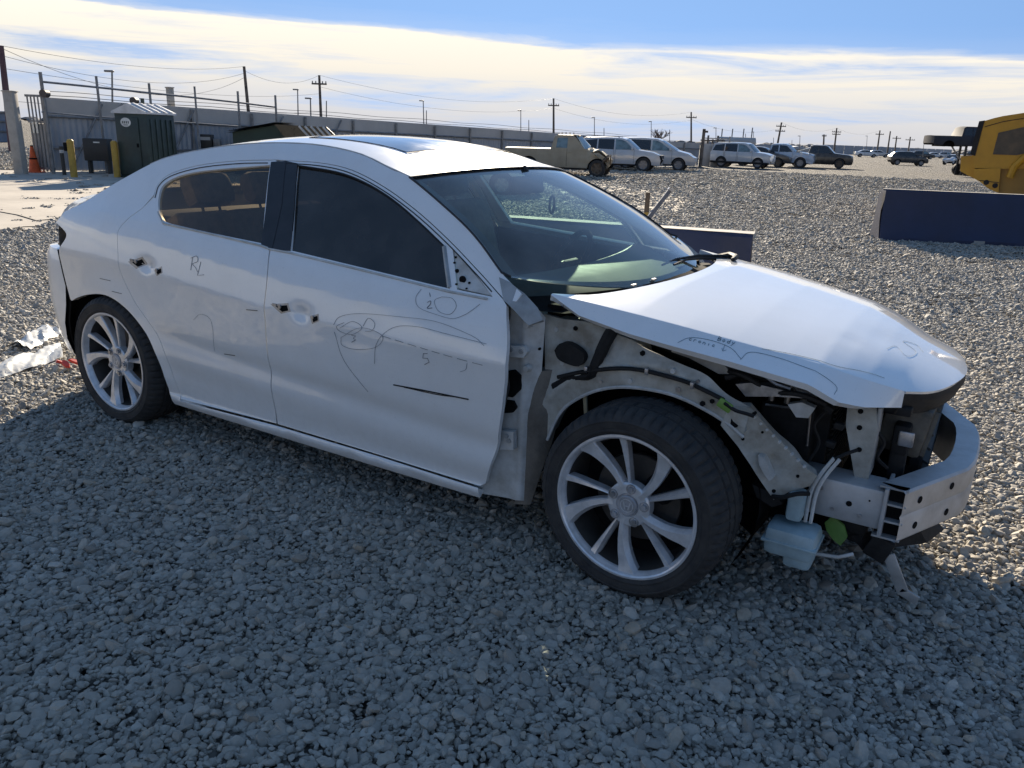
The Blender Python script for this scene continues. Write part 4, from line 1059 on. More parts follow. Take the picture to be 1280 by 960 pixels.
def stone_mat():
    m, t, p = new_mat('gravel_stone')
    tone = N(t, 'ShaderNodeAttribute'); tone.attribute_name = 'tone'
    dust = N(t, 'ShaderNodeAttribute', attribute_type='INSTANCER'); dust.attribute_name = 'dust'
    oi = N(t, 'ShaderNodeObjectInfo')
    tcn = N(t, 'ShaderNodeTexCoord')
    nz = N(t, 'ShaderNodeTexNoise'); nz.inputs['Scale'].default_value = 70; nz.inputs['Detail'].default_value = 6
    t.links.new(tcn.outputs['Object'], nz.inputs['Vector'])
    fr = math_node(t, 'FRACT', math_node(t, 'ADD', tone.outputs['Fac'], oi.outputs['Random']))
    c = ramp(t, fr, [(0, (0.218, 0.206, 0.183, 1)), (.2, (0.310, 0.292, 0.259, 1)), (.5, (0.391, 0.367, 0.322, 1)), (.75, (0.460, 0.429, 0.371, 1)), (.88, (0.402, 0.345, 0.267, 1)), (.95, (0.575, 0.542, 0.480, 1)), (1, (0.265, 0.243, 0.218, 1))])
    mx = N(t, 'ShaderNodeMix', data_type='RGBA', blend_type='MULTIPLY'); mx.inputs['Factor'].default_value = 1
    rr = ramp(t, nz.outputs['Fac'], [(.3, g_(.74)), (.7, g_(1.12))])
    t.links.new(c.outputs[0], mx.inputs['A']); t.links.new(rr.outputs[0], mx.inputs['B'])
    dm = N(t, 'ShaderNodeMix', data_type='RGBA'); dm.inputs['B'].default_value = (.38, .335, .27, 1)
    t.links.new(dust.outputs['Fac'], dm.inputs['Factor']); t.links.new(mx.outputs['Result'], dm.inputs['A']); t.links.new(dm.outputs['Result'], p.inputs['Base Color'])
    p.inputs['Roughness'].default_value = .75
    p.inputs['Specular IOR Level'].default_value = .35
    nb = N(t, 'ShaderNodeTexNoise'); nb.inputs['Scale'].default_value = 260; nb.inputs['Detail'].default_value = 4
    t.links.new(tcn.outputs['Object'], nb.inputs['Vector'])
    b = N(t, 'ShaderNodeBump'); b.inputs['Strength'].default_value = .35; b.inputs['Distance'].default_value = .004
    t.links.new(nb.outputs['Fac'], b.inputs['Height']); t.links.new(b.outputs[0], p.inputs['Normal'])
    return m
M_STONE = stone_mat()
g = MB()
gr = [-4000, -1500, -600, -250, -100, -40, -15, 0, 15, 40, 100, 250, 600, 1500, 4000]
g.grid([[(x, y, 0) for y in gr] for x in gr])
go = g.build('ground', M_GRAV, None, 0); tag(go, kind='structure')
# loose stones: two dozen small heaps of crushed stone, scattered with geometry nodes as one mass
stones = bpy.data.collections.new('stone_shapes')
NK = 26
_ico = bmesh.new(); bmesh.ops.create_icosphere(_ico, subdivisions=2, radius=1.0); _ico.verts.index_update()
ICO_V = np.array([v.co[:] for v in _ico.verts]); ICO_F = np.array([[v.index for v in f.verts] for f in _ico.faces]); _ico.free()
ICO_V /= np.linalg.norm(ICO_V, axis=1)[:, None]
def one_stone(rs_):
    """A chipped, flattened lump: a ball cut by random planes."""
    rad = np.ones(len(ICO_V))
    for _ in range(rs_.integers(8, 15)):
        n_ = rs_.normal(size=3); n_ /= np.linalg.norm(n_); q = ICO_V @ n_
        rad = np.where(q > .08, np.minimum(rad, rs_.uniform(.46, .84)/np.maximum(q, .08)), rad)
    v = ICO_V*rad[:, None]*(1+rs_.normal(0, .02, len(ICO_V)))[:, None]
    return v*np.array([1.0, rs_.uniform(.62, .95), rs_.uniform(.44, .74)])
for k in range(NK):
    rs_ = np.random.default_rng(100+k); V_ = []; F_ = []; tone = []
    for q in range(14):
        s = .0145*math.exp(rs_.normal(0, .36))
        ax, ay, az = rs_.normal(0, .30), rs_.normal(0, .30), rs_.uniform(0, 6.283)
        Rm = np.array(Matrix.Rotation(az, 3, 'Z') @ Matrix.Rotation(ax, 3, 'X') @ Matrix.Rotation(ay, 3, 'Y'))
        r0 = .066*math.sqrt((q+.5)/14); a0 = q*2.39996+rs_.normal(0, .35)
        c0 = np.array([r0*math.cos(a0), r0*math.sin(a0), rs_.uniform(-.002, .009)+s*.15])
        n0 = len(V_)*len(ICO_V)
        V_.append(one_stone(rs_)*s @ Rm.T+c0); F_.append(ICO_F+n0); tone += [rs_.uniform()]*len(ICO_V)
    me = bpy.data.meshes.new('stone_heap'); me.from_pydata(np.concatenate(V_).tolist(), [], np.concatenate(F_).tolist())
    a = me.attributes.new('tone', 'FLOAT', 'POINT'); a.data.foreach_set('value', np.array(tone, np.float32))
    me.polygons.foreach_set('use_smooth', [True]*len(me.polygons)); me.set_sharp_from_angle(angle=R_(24)); me.materials.append(M_STONE)
    stones.objects.link(bpy.data.objects.new('stone_heap', me))
def scatter(name, label, pts, scl, seed):
    me = bpy.data.meshes.new(name); n = len(pts)
    me.vertices.add(n); me.vertices.foreach_set('co', pts.astype(np.float32).ravel())
    a = me.attributes.new('size', 'FLOAT', 'POINT'); a.data.foreach_set('value', scl.astype(np.float32))
    rs_ = np.random.default_rng(seed)
    rot = np.stack([rs_.normal(0, .07, n), rs_.normal(0, .07, n), rs_.uniform(0, 6.283, n)], -1)
    a = me.attributes.new('turn', 'FLOAT_VECTOR', 'POINT'); a.data.foreach_set('vector', rot.astype(np.float32).ravel())
    x, y = pts[:, 0], pts[:, 1]
    d = np.sin(x*.9+1.3*np.sin(y*.35))*np.sin(y*.62+.7*np.sin(x*.5))+.6*np.sin(x*2.3+y*1.1)*np.sin(y*1.9-x*.7)
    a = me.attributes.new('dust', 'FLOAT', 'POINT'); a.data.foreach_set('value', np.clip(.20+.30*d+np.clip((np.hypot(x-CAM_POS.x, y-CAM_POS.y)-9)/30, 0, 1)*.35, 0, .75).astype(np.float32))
    a = me.attributes.new('pick', 'INT', 'POINT'); a.data.foreach_set('value', rs_.integers(0, NK, n).astype(np.int32))
    me.materials.append(M_STONE)
    o = bpy.data.objects.new(name, me); COL.objects.link(o)
    ng = bpy.data.node_groups.new(name+'_nodes', 'GeometryNodeTree')
    ng.interface.new_socket('Geometry', in_out='INPUT', socket_type='NodeSocketGeometry')
    ng.interface.new_socket('Geometry', in_out='OUTPUT', socket_type='NodeSocketGeometry')
    gi = N(ng, 'NodeGroupInput'); gout = N(ng, 'NodeGroupOutput')
    ci = N(ng, 'GeometryNodeCollectionInfo'); ci.inputs['Collection'].default_value = stones
    ci.inputs['Separate Children'].default_value = True; ci.inputs['Reset Children'].default_value = True
    ip = N(ng, 'GeometryNodeInstanceOnPoints'); ip.inputs['Pick Instance'].default_value = True
    def attr(nm, ty):
        x = N(ng, 'GeometryNodeInputNamedAttribute', data_type=ty); x.inputs['Name'].default_value = nm; return x.outputs['Attribute']
    ng.links.new(gi.outputs[0], ip.inputs['Points']); ng.links.new(ci.outputs[0], ip.inputs['Instance'])
    ng.links.new(attr('pick', 'INT'), ip.inputs['Instance Index'])
    er = N(ng, 'FunctionNodeEulerToRotation'); ng.links.new(attr('turn', 'FLOAT_VECTOR'), er.inputs[0]); ng.links.new(er.outputs[0], ip.inputs['Rotation'])
    ng.links.new(attr('size', 'FLOAT'), ip.inputs['Scale']); ng.links.new(ip.outputs[0], gout.inputs[0])
    md = o.modifiers.new('scatter', 'NODES'); md.node_group = ng
    tag(o, label, 'gravel', kind='stuff')
    return o
def wedge(n_try, r0, r1, half, rs_):
    """Random ground points in a fan in front of the camera."""
    r = np.sqrt(rs_.uniform(r0*r0, r1*r1, n_try)); a = CAM_YAW+rs_.uniform(-half, half, n_try)
    return np.stack([CAM_POS.x+r*np.cos(a), CAM_POS.y+r*np.sin(a)], -1)
rs_ = np.random.default_rng(3)
P = []; S_ = []
def ring(r0, r1, dens, s0, half=R_(45)):
    n = int(half*(r1*r1-r0*r0)*dens)
    q = wedge(n, r0, r1, half, rs_)
    s = np.exp(rs_.normal(math.log(s0), .14, n))
    P.append(np.c_[q, rs_.uniform(-.005, .009, n)*s]); S_.append(s)
def carpet(r0, r1, pitch, s0, half, z_off=0.0):
    """Even cover: heaps on a jittered hexagonal net, within a fan in front of the camera."""
    n = int(2*r1/pitch)+2
    i, j = np.meshgrid(np.arange(-n, n), np.arange(-n, n), indexing='ij')
    x = (i+.5*(j % 2)).ravel()*pitch; y = j.ravel()*pitch*.866
    x = x+rs_.normal(0, pitch*.16, len(x)); y = y+rs_.normal(0, pitch*.16, len(y))
    r = np.hypot(x, y); a = (np.arctan2(y, x)-CAM_YAW+math.pi) % (2*math.pi)-math.pi
    k = (r > r0) & (r < r1) & (np.abs(a) < half)
    x, y = x[k], y[k]; s = np.exp(rs_.normal(math.log(s0), .13, len(x)))
    P.append(np.c_[x+CAM_POS.x, y+CAM_POS.y, z_off+rs_.uniform(-.003, .006, len(x))*s]); S_.append(s)
carpet(.3, 5.2, .061, .86, R_(70)); carpet(.3, 5.2, .063, .86, R_(70), -.005)
carpet(5.2, 8.0, .068, .90, R_(50)); carpet(5.2, 8.0, .072, .90, R_(50), -.004)
ring(8.0, 12.0, 300, 1.0, R_(40))
ring(12.0, 18.0, 140, 1.22, R_(38))
ring(18.0, 28.0, 55, 1.55, R_(37))
ring(28.0, 48.0, 14, 2.1, R_(36))
P = np.concatenate(P); S_ = np.concatenate(S_)
def inside(pts, poly):
    c = np.zeros(len(pts), bool); n = len(poly)
    for i in range(n):
        (x1, y1), (x2, y2) = poly[i], poly[i-1]
        if y1 == y2: continue
        m = ((y1 > pts[:, 1]) != (y2 > pts[:, 1])) & (pts[:, 0] < (x2-x1)*(pts[:, 1]-y1)/(y2-y1)+x1)
        c ^= m
    return c
PAD = [tuple(at(*q).xy) for q in ((-160, 306), (0, 291), (46, 287), (88, 268), (150, 262), (330, 240), (330, 217), (0, 213), (-160, 206))]
keep = ~(inside(P, PAD) & (rs_.uniform(0, 1, len(P)) < .975))
P, S_ = P[keep], S_[keep]
print('stones', len(P))
scatter('gravel', 'loose grey crushed stone covering the yard around the sedan', P, S_, 5)
# ------------------------------------------------------------------ yard: surfaces
RH = Vector((math.cos(CAM_YAW-math.pi/2), math.sin(CAM_YAW-math.pi/2), 0))
FH = Vector((math.cos(CAM_YAW), math.sin(CAM_YAW), 0))
def hit_line(px, py, A, B):
    """Where the ray of a pixel meets the upright plane through A and B."""
    d = _r*((px-640)/CAM_F)+_u*((480-py)/CAM_F)+_f
    n = Vector((B.y-A.y, A.x-B.x, 0))
    return CAM_POS+d*((A-CAM_POS).dot(n)/d.dot(n))
M_CONC = simple('pale_concrete', (.48, .43, .36), .85, scale=.8, col2=(.34, .30, .25), bump=.2, bscale=20)
M_DIRT = simple('dry_dirt', (.42, .36, .28), .95, scale=1.5, col2=(.30, .26, .20), bump=.5, bscale=12)
def flat(name, pts, z, mat):
    me = bpy.data.meshes.new(name); me.from_pydata([(p[0], p[1], z) for p in pts], [], [tuple(range(len(pts)))])
    o = link(name, me, mat); tag(o, kind='structure'); return o
def wob(pts, k=6, a=.12):
    c = crom(list(pts)+[pts[0]], k)[:-1]
    return [(p[0]+random.uniform(-a, a), p[1]+random.uniform(-a, a)) for p in c]
flat('concrete_pad', PAD, .012, M_CONC)
flat('dirt_path', wob([at(700, 232).xy, at(735, 227).xy, at(790, 236).xy, at(860, 248).xy, at(845, 264).xy, at(800, 262).xy, at(720, 252).xy]), .022, M_DIRT)
# cracks in the slab edge
for k, pts in enumerate(([(0, 266), (22, 270), (45, 277), (62, 276)], [(0, 289), (30, 285), (55, 284), (75, 277)])):
    MB().tube([at(x, y)+Vector((0, 0, .012)) for x, y in pts], .012, 4).build('slab_crack', M_DARK, bpy.data.objects['concrete_pad'], 0)

# ------------------------------------------------------------------ sheet metal fence along the yard
M_SHEET = simple('galvanised_sheet', (.38, .41, .45), .5, metal=.15, scale=.7, col2=(.30, .325, .36))
M_BAND = simple('pale_sheet_band', (.50, .49, .47), .55, metal=.1, scale=.8, col2=(.41, .40, .385))
M_POST = simple('galvanised_pipe', (.26, .26, .26), .5, metal=.4, scale=5, var=.2)
M_LPOST = simple('weathered_pale_post', (.46, .43, .38), .8, scale=4, col2=(.34, .31, .27))
M_WOOD = simple('creosote_pole', (.17, .14, .115), .85, scale=3, var=.3)
M_WIRE = simple('black_cable', (.02, .02, .02), .6)
FA = at_depth(64, 200, 26.6); FA.z = 0
FB = at_depth(873, 200, 54.0); FB.z = 0
fence = empty('sheet_metal_fence', FA, 0, 'long grey corrugated sheet metal fence with posts running behind the parked wrecks', 'fence')
HA = hit_line(64, 122, FA, FB).z; HB = hit_line(873, 179, FA, FB).z
def fpt(t, z, off=0.0):
    p = FA.lerp(FB, t); n = Vector((FB.y-FA.y, FA.x-FB.x, 0)).normalized()
    if n.dot(FA-CAM_POS) > 0: n = -n
    return p+n*off+Vector((0, 0, z))-FA
def ftop(t): return HA+(HB-HA)*t
NF = 18
for i in range(NF):
    t0, t1 = i/NF, (i+1)/NF
    sh = MB(); nc = 26
    rows = []
    for zf in (0.02, .76):
        rows.append([fpt(t0+(t1-t0)*k/nc, ftop(t0)*zf, .03*(k % 2)) for k in range(nc+1)])
    sh.grid(rows); sh.build('sheet', M_SHEET, fence, 0)
    bd = MB(); c = [fpt(t0+.0001, ftop(t0)*.765, .02), fpt(t1-.0001, ftop(t1)*.765, .02), fpt(t1-.0001, ftop(t1), .02), fpt(t0+.0001, ftop(t0), .02)]
    b_ = [fpt(t0+.0001, ftop(t0)*.765, -.02), fpt(t1-.0001, ftop(t1)*.765, -.02), fpt(t1-.0001, ftop(t1), -.02), fpt(t0+.0001, ftop(t0), -.02)]
    bd.add(c+b_, [(0, 1, 2, 3), (7, 6, 5, 4), (3, 2, 6, 7), (0, 3, 7, 4), (1, 5, 6, 2), (0, 4, 5, 1)]); bd.build('top_band', M_BAND, fence, 0)
    for zf in (.755, .33):
        MB().cyl(fpt(t0, ftop(t0)*zf, .07), fpt(t1, ftop(t1)*zf, .07), .035, n=6).build('rail', M_POST, fence)
for i in range(NF+1):
    t = i/NF
    MB().cyl(fpt(t, 0, .085), fpt(t, ftop(t)*.97, .085), .045, n=8).build('post', M_POST, fence)
for t0 in (.012, .085, .17, .235):
    MB().cyl(fpt(t0, .1, .16), fpt(t0+.028, ftop(t0)*.95, .10), .03, n=6).build('brace', M_POST, fence)
MB().tube([fpt(t, ftop(t)+.05+.02*math.sin(t*60), 0) for t in np.linspace(0, 1, 40)], .012, 4).build('barbed_strand', M_WIRE, fence, 0)
MB().tube([fpt(t, ftop(t)+.16+.02*math.sin(t*55), .05) for t in np.linspace(0, .8, 40)], .010, 4).build('barbed_strand', M_WIRE, fence, 0)

# tall pipe frame of the sliding gate standing in front of the fence
GA, GB = fpt(0, 0, 1.0)+FA, fpt(1, 0, 1.0)+FA
pf = empty('pipe_gate_frame', GA, 0, 'tall thin pipe frame with a long top rail standing before the sheet fence', 'gate frame')
def gp_(px, py): return hit_line(px, py, GA, GB)-GA
for x0, y0, x1, r in ((50, 90, 60, .045), (120, 95, 124, .035), (186, 104, 188, .035), (243, 108, 244, .03), (297, 114, 297, .035), (344, 119, 344, .035)):
    a = gp_(x0, y0); b = Vector((a.x, a.y, 0))
    MB().cyl(b, a, r, n=8).build('post', M_POST, pf)
MB().tube([gp_(x, y) for x, y in ((51, 102), (120, 109), (186, 116), (243, 122), (297, 128), (345, 134))], .03, 6).build('top_rail', M_POST, pf)
MB().tube([gp_(x, y) for x, y in ((52, 140), (120, 146), (186, 150), (300, 158))], .02, 6).build('mid_rail', M_POST, pf)
M_RUSTD = simple('dark_grey_roller', (.10, .08, .07), .6)
for i, (x, y) in enumerate(((56, 117), (168, 126))):
    MB().cyl(gp_(x, y)+Vector((0, 0, 0))-FH*.1, gp_(x, y)+FH*.1, .10, n=14).build('roller', M_RUSTD, pf)

# entrance: pale post, picket gate, cone, bollards, operator cabinet
d0 = 25.0
p = at(28, 218); gpost = empty('gate_post', p, CAM_YAW-math.pi/2, 'wide pale square post at the yard entrance beside the orange cone', 'post')
hz_ = hit_line(20, 115, p, p+RH).z
MB().box((-.02, 0, hz_/2), (.25, .25, hz_), None, .015).build('shaft', M_LPOST, gpost); MB().box((-.02, 0, hz_+.012), (.29, .29, .03), None, .008).build('cap', M_LPOST, gpost)
pg = empty('picket_gate', at(44, 217)+FH*.5, CAM_YAW-math.pi/2, 'narrow galvanised picket gate leaf hung beside the pale entrance post', 'gate')
for k in range(6): MB().box((-.24+.095*k, .02, 1.03), (.03, .03, 2.0)).build('picket', M_POST, pg)
for z in (.12, 1.35, 2.02): MB().box((0, 0, z), (.56, .05, .06)).build('rail', M_POST, pg)
MB().box((.02, .05, .72), (.50, .02, 1.15)).build('infill_sheet', M_BAND, pg)
for k in range(2): MB().box((-.16+.10*k, -.02, 1.20), (.05, .02, .30)).build('reflector', simple('white_reflector', (.8, .78, .7), .4), pg)
M_ORNG = simple('cone_orange', (.62, .10, .02), .55, scale=6, var=.2)
cn = empty('traffic_cone', at(44, 216), .3, 'orange traffic cone standing by the entrance gate post', 'cone')
MB().box((0, 0, .02), (.38, .38, .04), None, .01).build('base', M_ORNG, cn)
MB().cyl((0, 0, .04), (0, 0, .70), .15, .035, n=18).build('body', M_ORNG, cn)
MB().cyl((0, 0, .36), (0, 0, .40), .102, .096, n=18).build('collar', M_DARK, cn)
MB().cyl((0, 0, .70), (0, 0, .73), .04, .04, n=10).build('tip', M_DARK, cn)
M_YEL = simple('faded_yellow_paint', (.50, .33, .06), .6, scale=5, col2=(.36, .22, .04))
for k, (x, y, yt, lab) in enumerate(((93, 222, 176, 'faded yellow bollard with a black lock beside the dark cabinet'), (147, 222, 178, 'faded yellow bollard right against the dark green toilet'))):
    q = at(x, y); b = empty('bollard', q, 0, lab, 'bollard', 'yellow bollards at the entrance'); h = hit_line(x-4, yt, q, q+RH).z
    MB().cyl((0, 0, 0), (0, 0, h), .085, n=16).build('pipe', M_YEL, b); MB().cyl((0, 0, h), (0, 0, h+.04), .085, .05, n=16).build('cap', M_YEL, b)
    if k == 0: MB().box((-.09, -.05, h-.15), (.14, .12, .22), None, .03).build('lock', M_DARK, b)
M_CAB = simple('dark_cabinet_paint', (.035, .035, .033), .5, scale=5)
q = at(108, 219)+FH*.8
cb = empty('operator_cabinet', q, CAM_YAW-math.pi/2+.1, 'dark metal gate operator cabinet on a stand between the two yellow bollards', 'cabinet')
MB().box((0, 0, .66), (.66, .40, .60), None, .02).build('housing', M_CAB, cb); MB().box((.05, -.212, .86), (.17, .01, .035)).build('plate', simple('white_plate', (.75, .75, .7), .5), cb)
for k in (-1, 1): MB().box((k*.26, 0, .18), (.06, .2, .36)).build('leg', M_CAB, cb)
ht = empty('hydrant_pipe', at(73, 220)+FH*.3, 0, 'short dark standpipe with white band left of the dark cabinet', 'pipe')
MB().cyl((0, 0, 0), (0, 0, .75), .05, n=10).build('pipe', M_CAB, ht); MB().cyl((0, 0, .58), (0, 0, .66), .055, n=10).build('band', M_WHITE2, ht)

# portable toilet
M_TOI = simple('dark_green_plastic', (.028, .050, .048), .5, scale=3, var=.2)
M_ROOF = simple('translucent_white_roof', (.66, .66, .66), .45, scale=4)
q = at(181, 223)+FH*.35
toi = empty('portable_toilet', q, CAM_YAW-math.pi/2-R_(18), 'dark green portable toilet with white ribbed roof and oval white sign', 'toilet')
MB().box((0, 0, .86), (1.04, 1.04, 1.60), None, .03).build('cabin', M_TOI, toi)
MB().box((0, 0, .03), (1.08, 1.08, .06), None, .01).build('skid', M_TOI, toi)
MB().box((-.10, -.535, .82), (.72, .03, 1.45), None, .01).build('door', M_TOI, toi)
td = [o for o in toi.children if o.name.startswith('door')][0]
MB().box((.20, -.56, .85), (.05, .03, .10), None, .006).build('latch', M_DARK, td)
for k in range(5): MB().box((.535, -.38+.19*k, .82), (.025, .05, 1.40), None, .006).build('wall_rib', M_TOI, toi)
rf = MB(); rf.prism([(-.56, 1.64), (.56, 1.64), (.56, 1.69), (0, 1.90), (-.56, 1.69)], lambda a, b: (a, -.57, b), lambda a, b: (a, .57, b)); rf.build('roof', M_ROOF, toi, 0)
for k in range(4):
    MB().box((.285, -.40+.27*k, 1.806), (.56, .09, .03), Matrix.Rotation(R_(20.6), 3, 'Y'), .006).build('roof_rib', M_ROOF, toi)
MB().cyl((-.25, .25, 1.7), (-.25, .25, 2.05), .05, n=10).build('vent_pipe', M_TOI, toi)
sg = MB(); sg.add([Vector((-.13+.17*math.cos(t), -.553, 1.42+.115*math.sin(t))) for t in np.linspace(0, 2*math.pi, 24, endpoint=False)], [tuple(range(24))]); sg.build('sign', simple('sign_white', (.75, .75, .72), .5), toi, 0)
sg2 = MB()
for k in range(4): sg2.box((-.22+.06*k, -.556, 1.42), (.028, .004, .06))
sg2.box((-.13, -.556, 1.355), (.14, .004, .014)); sg2.build('sign_lettering', M_TOI, toi, 0)

p = at_depth(220, 200, 28.5); p.z = 0
sp = empty('square_pole', p, 0, 'tall pale square pole rising behind the portable toilet', 'pole')
h = hit_line(217, 110, p, p+RH).z; MB().box((0, 0, h/2), (.17, .17, h), None, .01).build('shaft', M_LPOST, sp); MB().box((0, 0, h+.01), (.2, .2, .03)).build('cap', M_LPOST, sp)
p = at_depth(264, 200, 28.5); p.z = 0
eb = empty('meter_box', p, CAM_YAW-math.pi/2, 'small grey meter box on a stand in front of the sheet fence', 'meter box')
h = hit_line(264, 177, p, p+RH).z; MB().box((-.1, 0, h), (.42, .25, .44), None, .02).build('case', M_CAB, eb); MB().box((.25, 0, h-.05), (.22, .2, .30), None, .02).build('meter', M_POST, eb); MB().cyl((0, 0, 0), (0, 0, h), .05, n=8).build('stand', M_POST, eb)
MB().box((-.1, -.14, h+.09), (.34, .02, .10)).build('lid', M_BAND, eb)
# green shed
p = at_depth(362, 200, 27); p.z = 0
sh_ = empty('green_shed', p, CAM_YAW-math.pi/2, 'low dark green hut with a glinting ribbed roof behind the white sedan', 'shed')
M_SHED = simple('shed_green', (.03, .055, .04), .6, scale=2); M_SROOF = simple('brown_sheet_roof', (.10, .085, .06), .30, metal=.5, scale=3)
pk = hit_line(360, 155, p, p+RH).z
ev = hit_line(318, 166, p, p+RH).z
MB().prism([(-1.45, 0), (.9, 0), (.9, ev), (-.15, pk-.05), (-1.45, ev)], lambda a, b: (a, -.9, b), lambda a, b: (a, 1.3, b)).build('wall', M_SHED, sh_, 0)
rr_ = MB(); rr_.add([(-1.6, -1.05, ev-.02), (-.12, -1.05, pk-.02), (-.12, 1.4, pk), (-1.6, 1.4, ev)], [(0, 1, 2, 3)]); rr_.add([(-1.6, -1.05, ev+.03), (-.12, -1.05, pk+.03), (-.12, 1.4, pk+.05), (-1.6, 1.4, ev+.05)], [(0, 1, 2, 3)]); rr_.build('roof', M_SROOF, sh_, 0)
r2 = MB(); r2.prism([(-.12, pk-.03), (1.45, pk-.05), (2.0, ev-.25), (.45, ev-.45)], lambda a, b: (a, -1.02, b), lambda a, b: (a, -.97, b)); r2.build('tilted_roof_sheet', M_SROOF, sh_, 0)
r2o = [o for o in sh_.children if o.name.startswith('tilted')][0]
for k in range(5):
    x0 = .62+k*.18
    MB().tube([(x0, -1.04, pk-.05), (x0+.55, -1.04, ev-.32)], .035, 5).build('rib', M_WHITE2, r2o)

# ------------------------------------------------------------------ far left wall, second gate, skyline clutter
A = at_depth(-60, 170, 62); B = at_depth(24, 170, 60); A.z = B.z = 0
lw = empty('panel_wall', A, 0, 'blue grey panel wall beyond the entrance at the far left', 'wall')
h = hit_line(5, 140, A, B).z; M_BLUEW = simple('blue_grey_panel', (.22, .27, .35), .6, scale=1)
D = B-A
for k in range(4):
    a, b = D*(k/4), D*((k+.97)/4)
    MB().prism([(0, 0), (1, 0), (1, 1), (0, 1)], lambda u, v, a=a, b=b: a.lerp(b, u)+Vector((0, 0, h*v)), lambda u, v, a=a, b=b: a.lerp(b, u)+Vector((0, .08, h*v))).build('panel', M_BLUEW, lw, 0)
for zf in (.35, .68, .99): MB().cyl(Vector((0, -.1, h*zf)), D+Vector((0, -.1, h*zf)), .06, n=6).build('rail', M_POST, lw)

p = at_depth(876, 200, 53); p.z = 0
gb = empty('fence_end_post', p, CAM_YAW-math.pi/2, 'dark post ending the sheet fence beside the silver minivan', 'post')
h = hit_line(877, 161, p, p+RH).z
MB().cyl((0, 0, 0), (.02, 0, h), .10, n=10).build('shaft', M_WOOD, gb); MB().box((.12, 0, h*.93), (.3, .1, .12)).build('bracket', M_WOOD, gb)
p = at_depth(893, 200, 56); p.z = 0
wp = empty('yard_gate', p, CAM_YAW-math.pi/2, 'pale sheet gate leaf standing between the minivan and a silver suv', 'gate')
h = hit_line(893, 180, p, p+RH).z
for k in range(3): MB().box((-.55+.55*k, 0, h/2), (.53, .06, h), None, .01).build('panel', M_BAND, wp)
for k in (-1, 1): MB().cyl((k*.85, -.05, 0), (k*.85, -.05, h+.5), .05, n=8).build('post', M_POST, wp)
MB().tube([(-.85, -.06, h+.35), (.85, -.06, h+.35)], .03, 6).build('rail', M_POST, wp)
p = at_depth(922, 200, 92); p.z = 0
tkf = empty('storage_tank', p, CAM_YAW-math.pi/2, 'pale horizontal storage tank on skyline above the silver suv', 'tank')
h = hit_line(922, 178, p, p+RH).z
MB().cyl((-2.4, 0, h), (1.6, 0, h), .55, n=20).build('shell', M_BAND, tkf)
for k in (-1.5, .8): MB().box((k, 0, h/2), (.3, .8, h)).build('saddle', M_POST, tkf)
for k in (-2.0, -.9, .3, 1.2): MB().cyl((k, 0, h+.4), (k, 0, h+1.3+.3*random.random()), .06, n=6).build('vent', M_POST, tkf)
p = at_depth(888, 190, 70); p.z = 0
pv = empty('pipe_rack', p, CAM_YAW-math.pi/2, 'dark rack of upright pipes on the skyline beside the fence end', 'rack')
h0 = hit_line(888, 174, p, p+RH).z
for k in range(5): MB().cyl((-.7+.4*k, 0, 0), (-.7+.4*k, 0, h0+.3*(k % 2)), .08, n=6).build('upright', M_WOOD, pv)
MB().box((.1, 0, h0-.1), (2.0, .12, .12)).build('beam', M_WOOD, pv)
# low pale warehouses far behind
for x0, x1, yt, dist, lab in ((925, 975, 184, 200, 'low pale building far behind the silver suv'), (985, 1010, 186, 260, 'small pale far building behind the blue white pickup')):
    p = at_depth((x0+x1)/2, 190, dist); p.z = 0
    b = empty('far_building', p, CAM_YAW-math.pi/2, lab, 'building', 'far buildings'); h = hit_line(x0, yt, p, p+RH).z; w_ = (x1-x0)*dist/CAM_F
    MB().box((0, 4, h/2), (w_, 8, h)).build('wall', M_BAND, b); MB().prism([(-w_/2-.3, h), (w_/2+.3, h), (w_/2+.3, h+.25), (0, h+.9), (-w_/2-.3, h+.25)], lambda a, c: (a, -.3, c), lambda a, c: (a, 8.3, c)).build('roof', M_SHEET, b, 0)
# far fence on the right
A = at_depth(1030, 190, 235); B = at_depth(1190, 190, 275); A.z = B.z = 0
ff = empty('far_fence', A, 0, 'pale blue far fence along the horizon behind the dark hatchback', 'fence'); D = B-A
for k in range(14):
    a, b = D*(k/14), D*((k+.96)/14)
    MB().prism([(0, 0), (1, 0), (1, 1), (0, 1)], lambda u, v, a=a, b=b: a.lerp(b, u)+Vector((0, 0, 2.3*v)), lambda u, v, a=a, b=b: a.lerp(b, u)+Vector((0, .15, 2.3*v))).build('panel', M_SHEET, ff, 0)
# distant trees: one soft mass along the horizon
M_FAR = simple('hazy_winter_trees', (.20, .20, .20), .95, scale=.2, col2=(.13, .13, .14))  # lightened grey: the distance haze is put into the colour
tm = MB(); rr = random.Random(4)
for k in range(420):
    px = rr.uniform(880, 1420) if k > 130 else rr.uniform(-60, 900)
    b = at_depth(px, 180, rr.uniform(480, 640)); b.z = 0
    h = rr.uniform(1.2, 3.6); w_ = rr.uniform(2.5, 7)
    vs = []; n = 7
    for j in range(3):
        for i in range(n):
            t = 2*math.pi*i/n; s_ = (.7, 1.0, .45)[j]*w_*rr.uniform(.7, 1.25)
            vs.append(b+Vector((s_*math.cos(t), s_*math.sin(t), h*(.15, .5, .85)[j]*rr.uniform(.85, 1.15))))
    vs.append(b+Vector((0, 0, h)))
    fs = [(j*n+i, j*n+(i+1) % n, (j+1)*n+(i+1) % n, (j+1)*n+i) for j in range(2) for i in range(n)]+[(2*n+i, 2*n+(i+1) % n, 3*n) for i in range(n)]
    tm.add(vs, fs)
tag(tm.build('distant_trees', M_FAR, None, 0), 'thin hazy line of winter trees along the horizon', 'trees', kind='stuff')
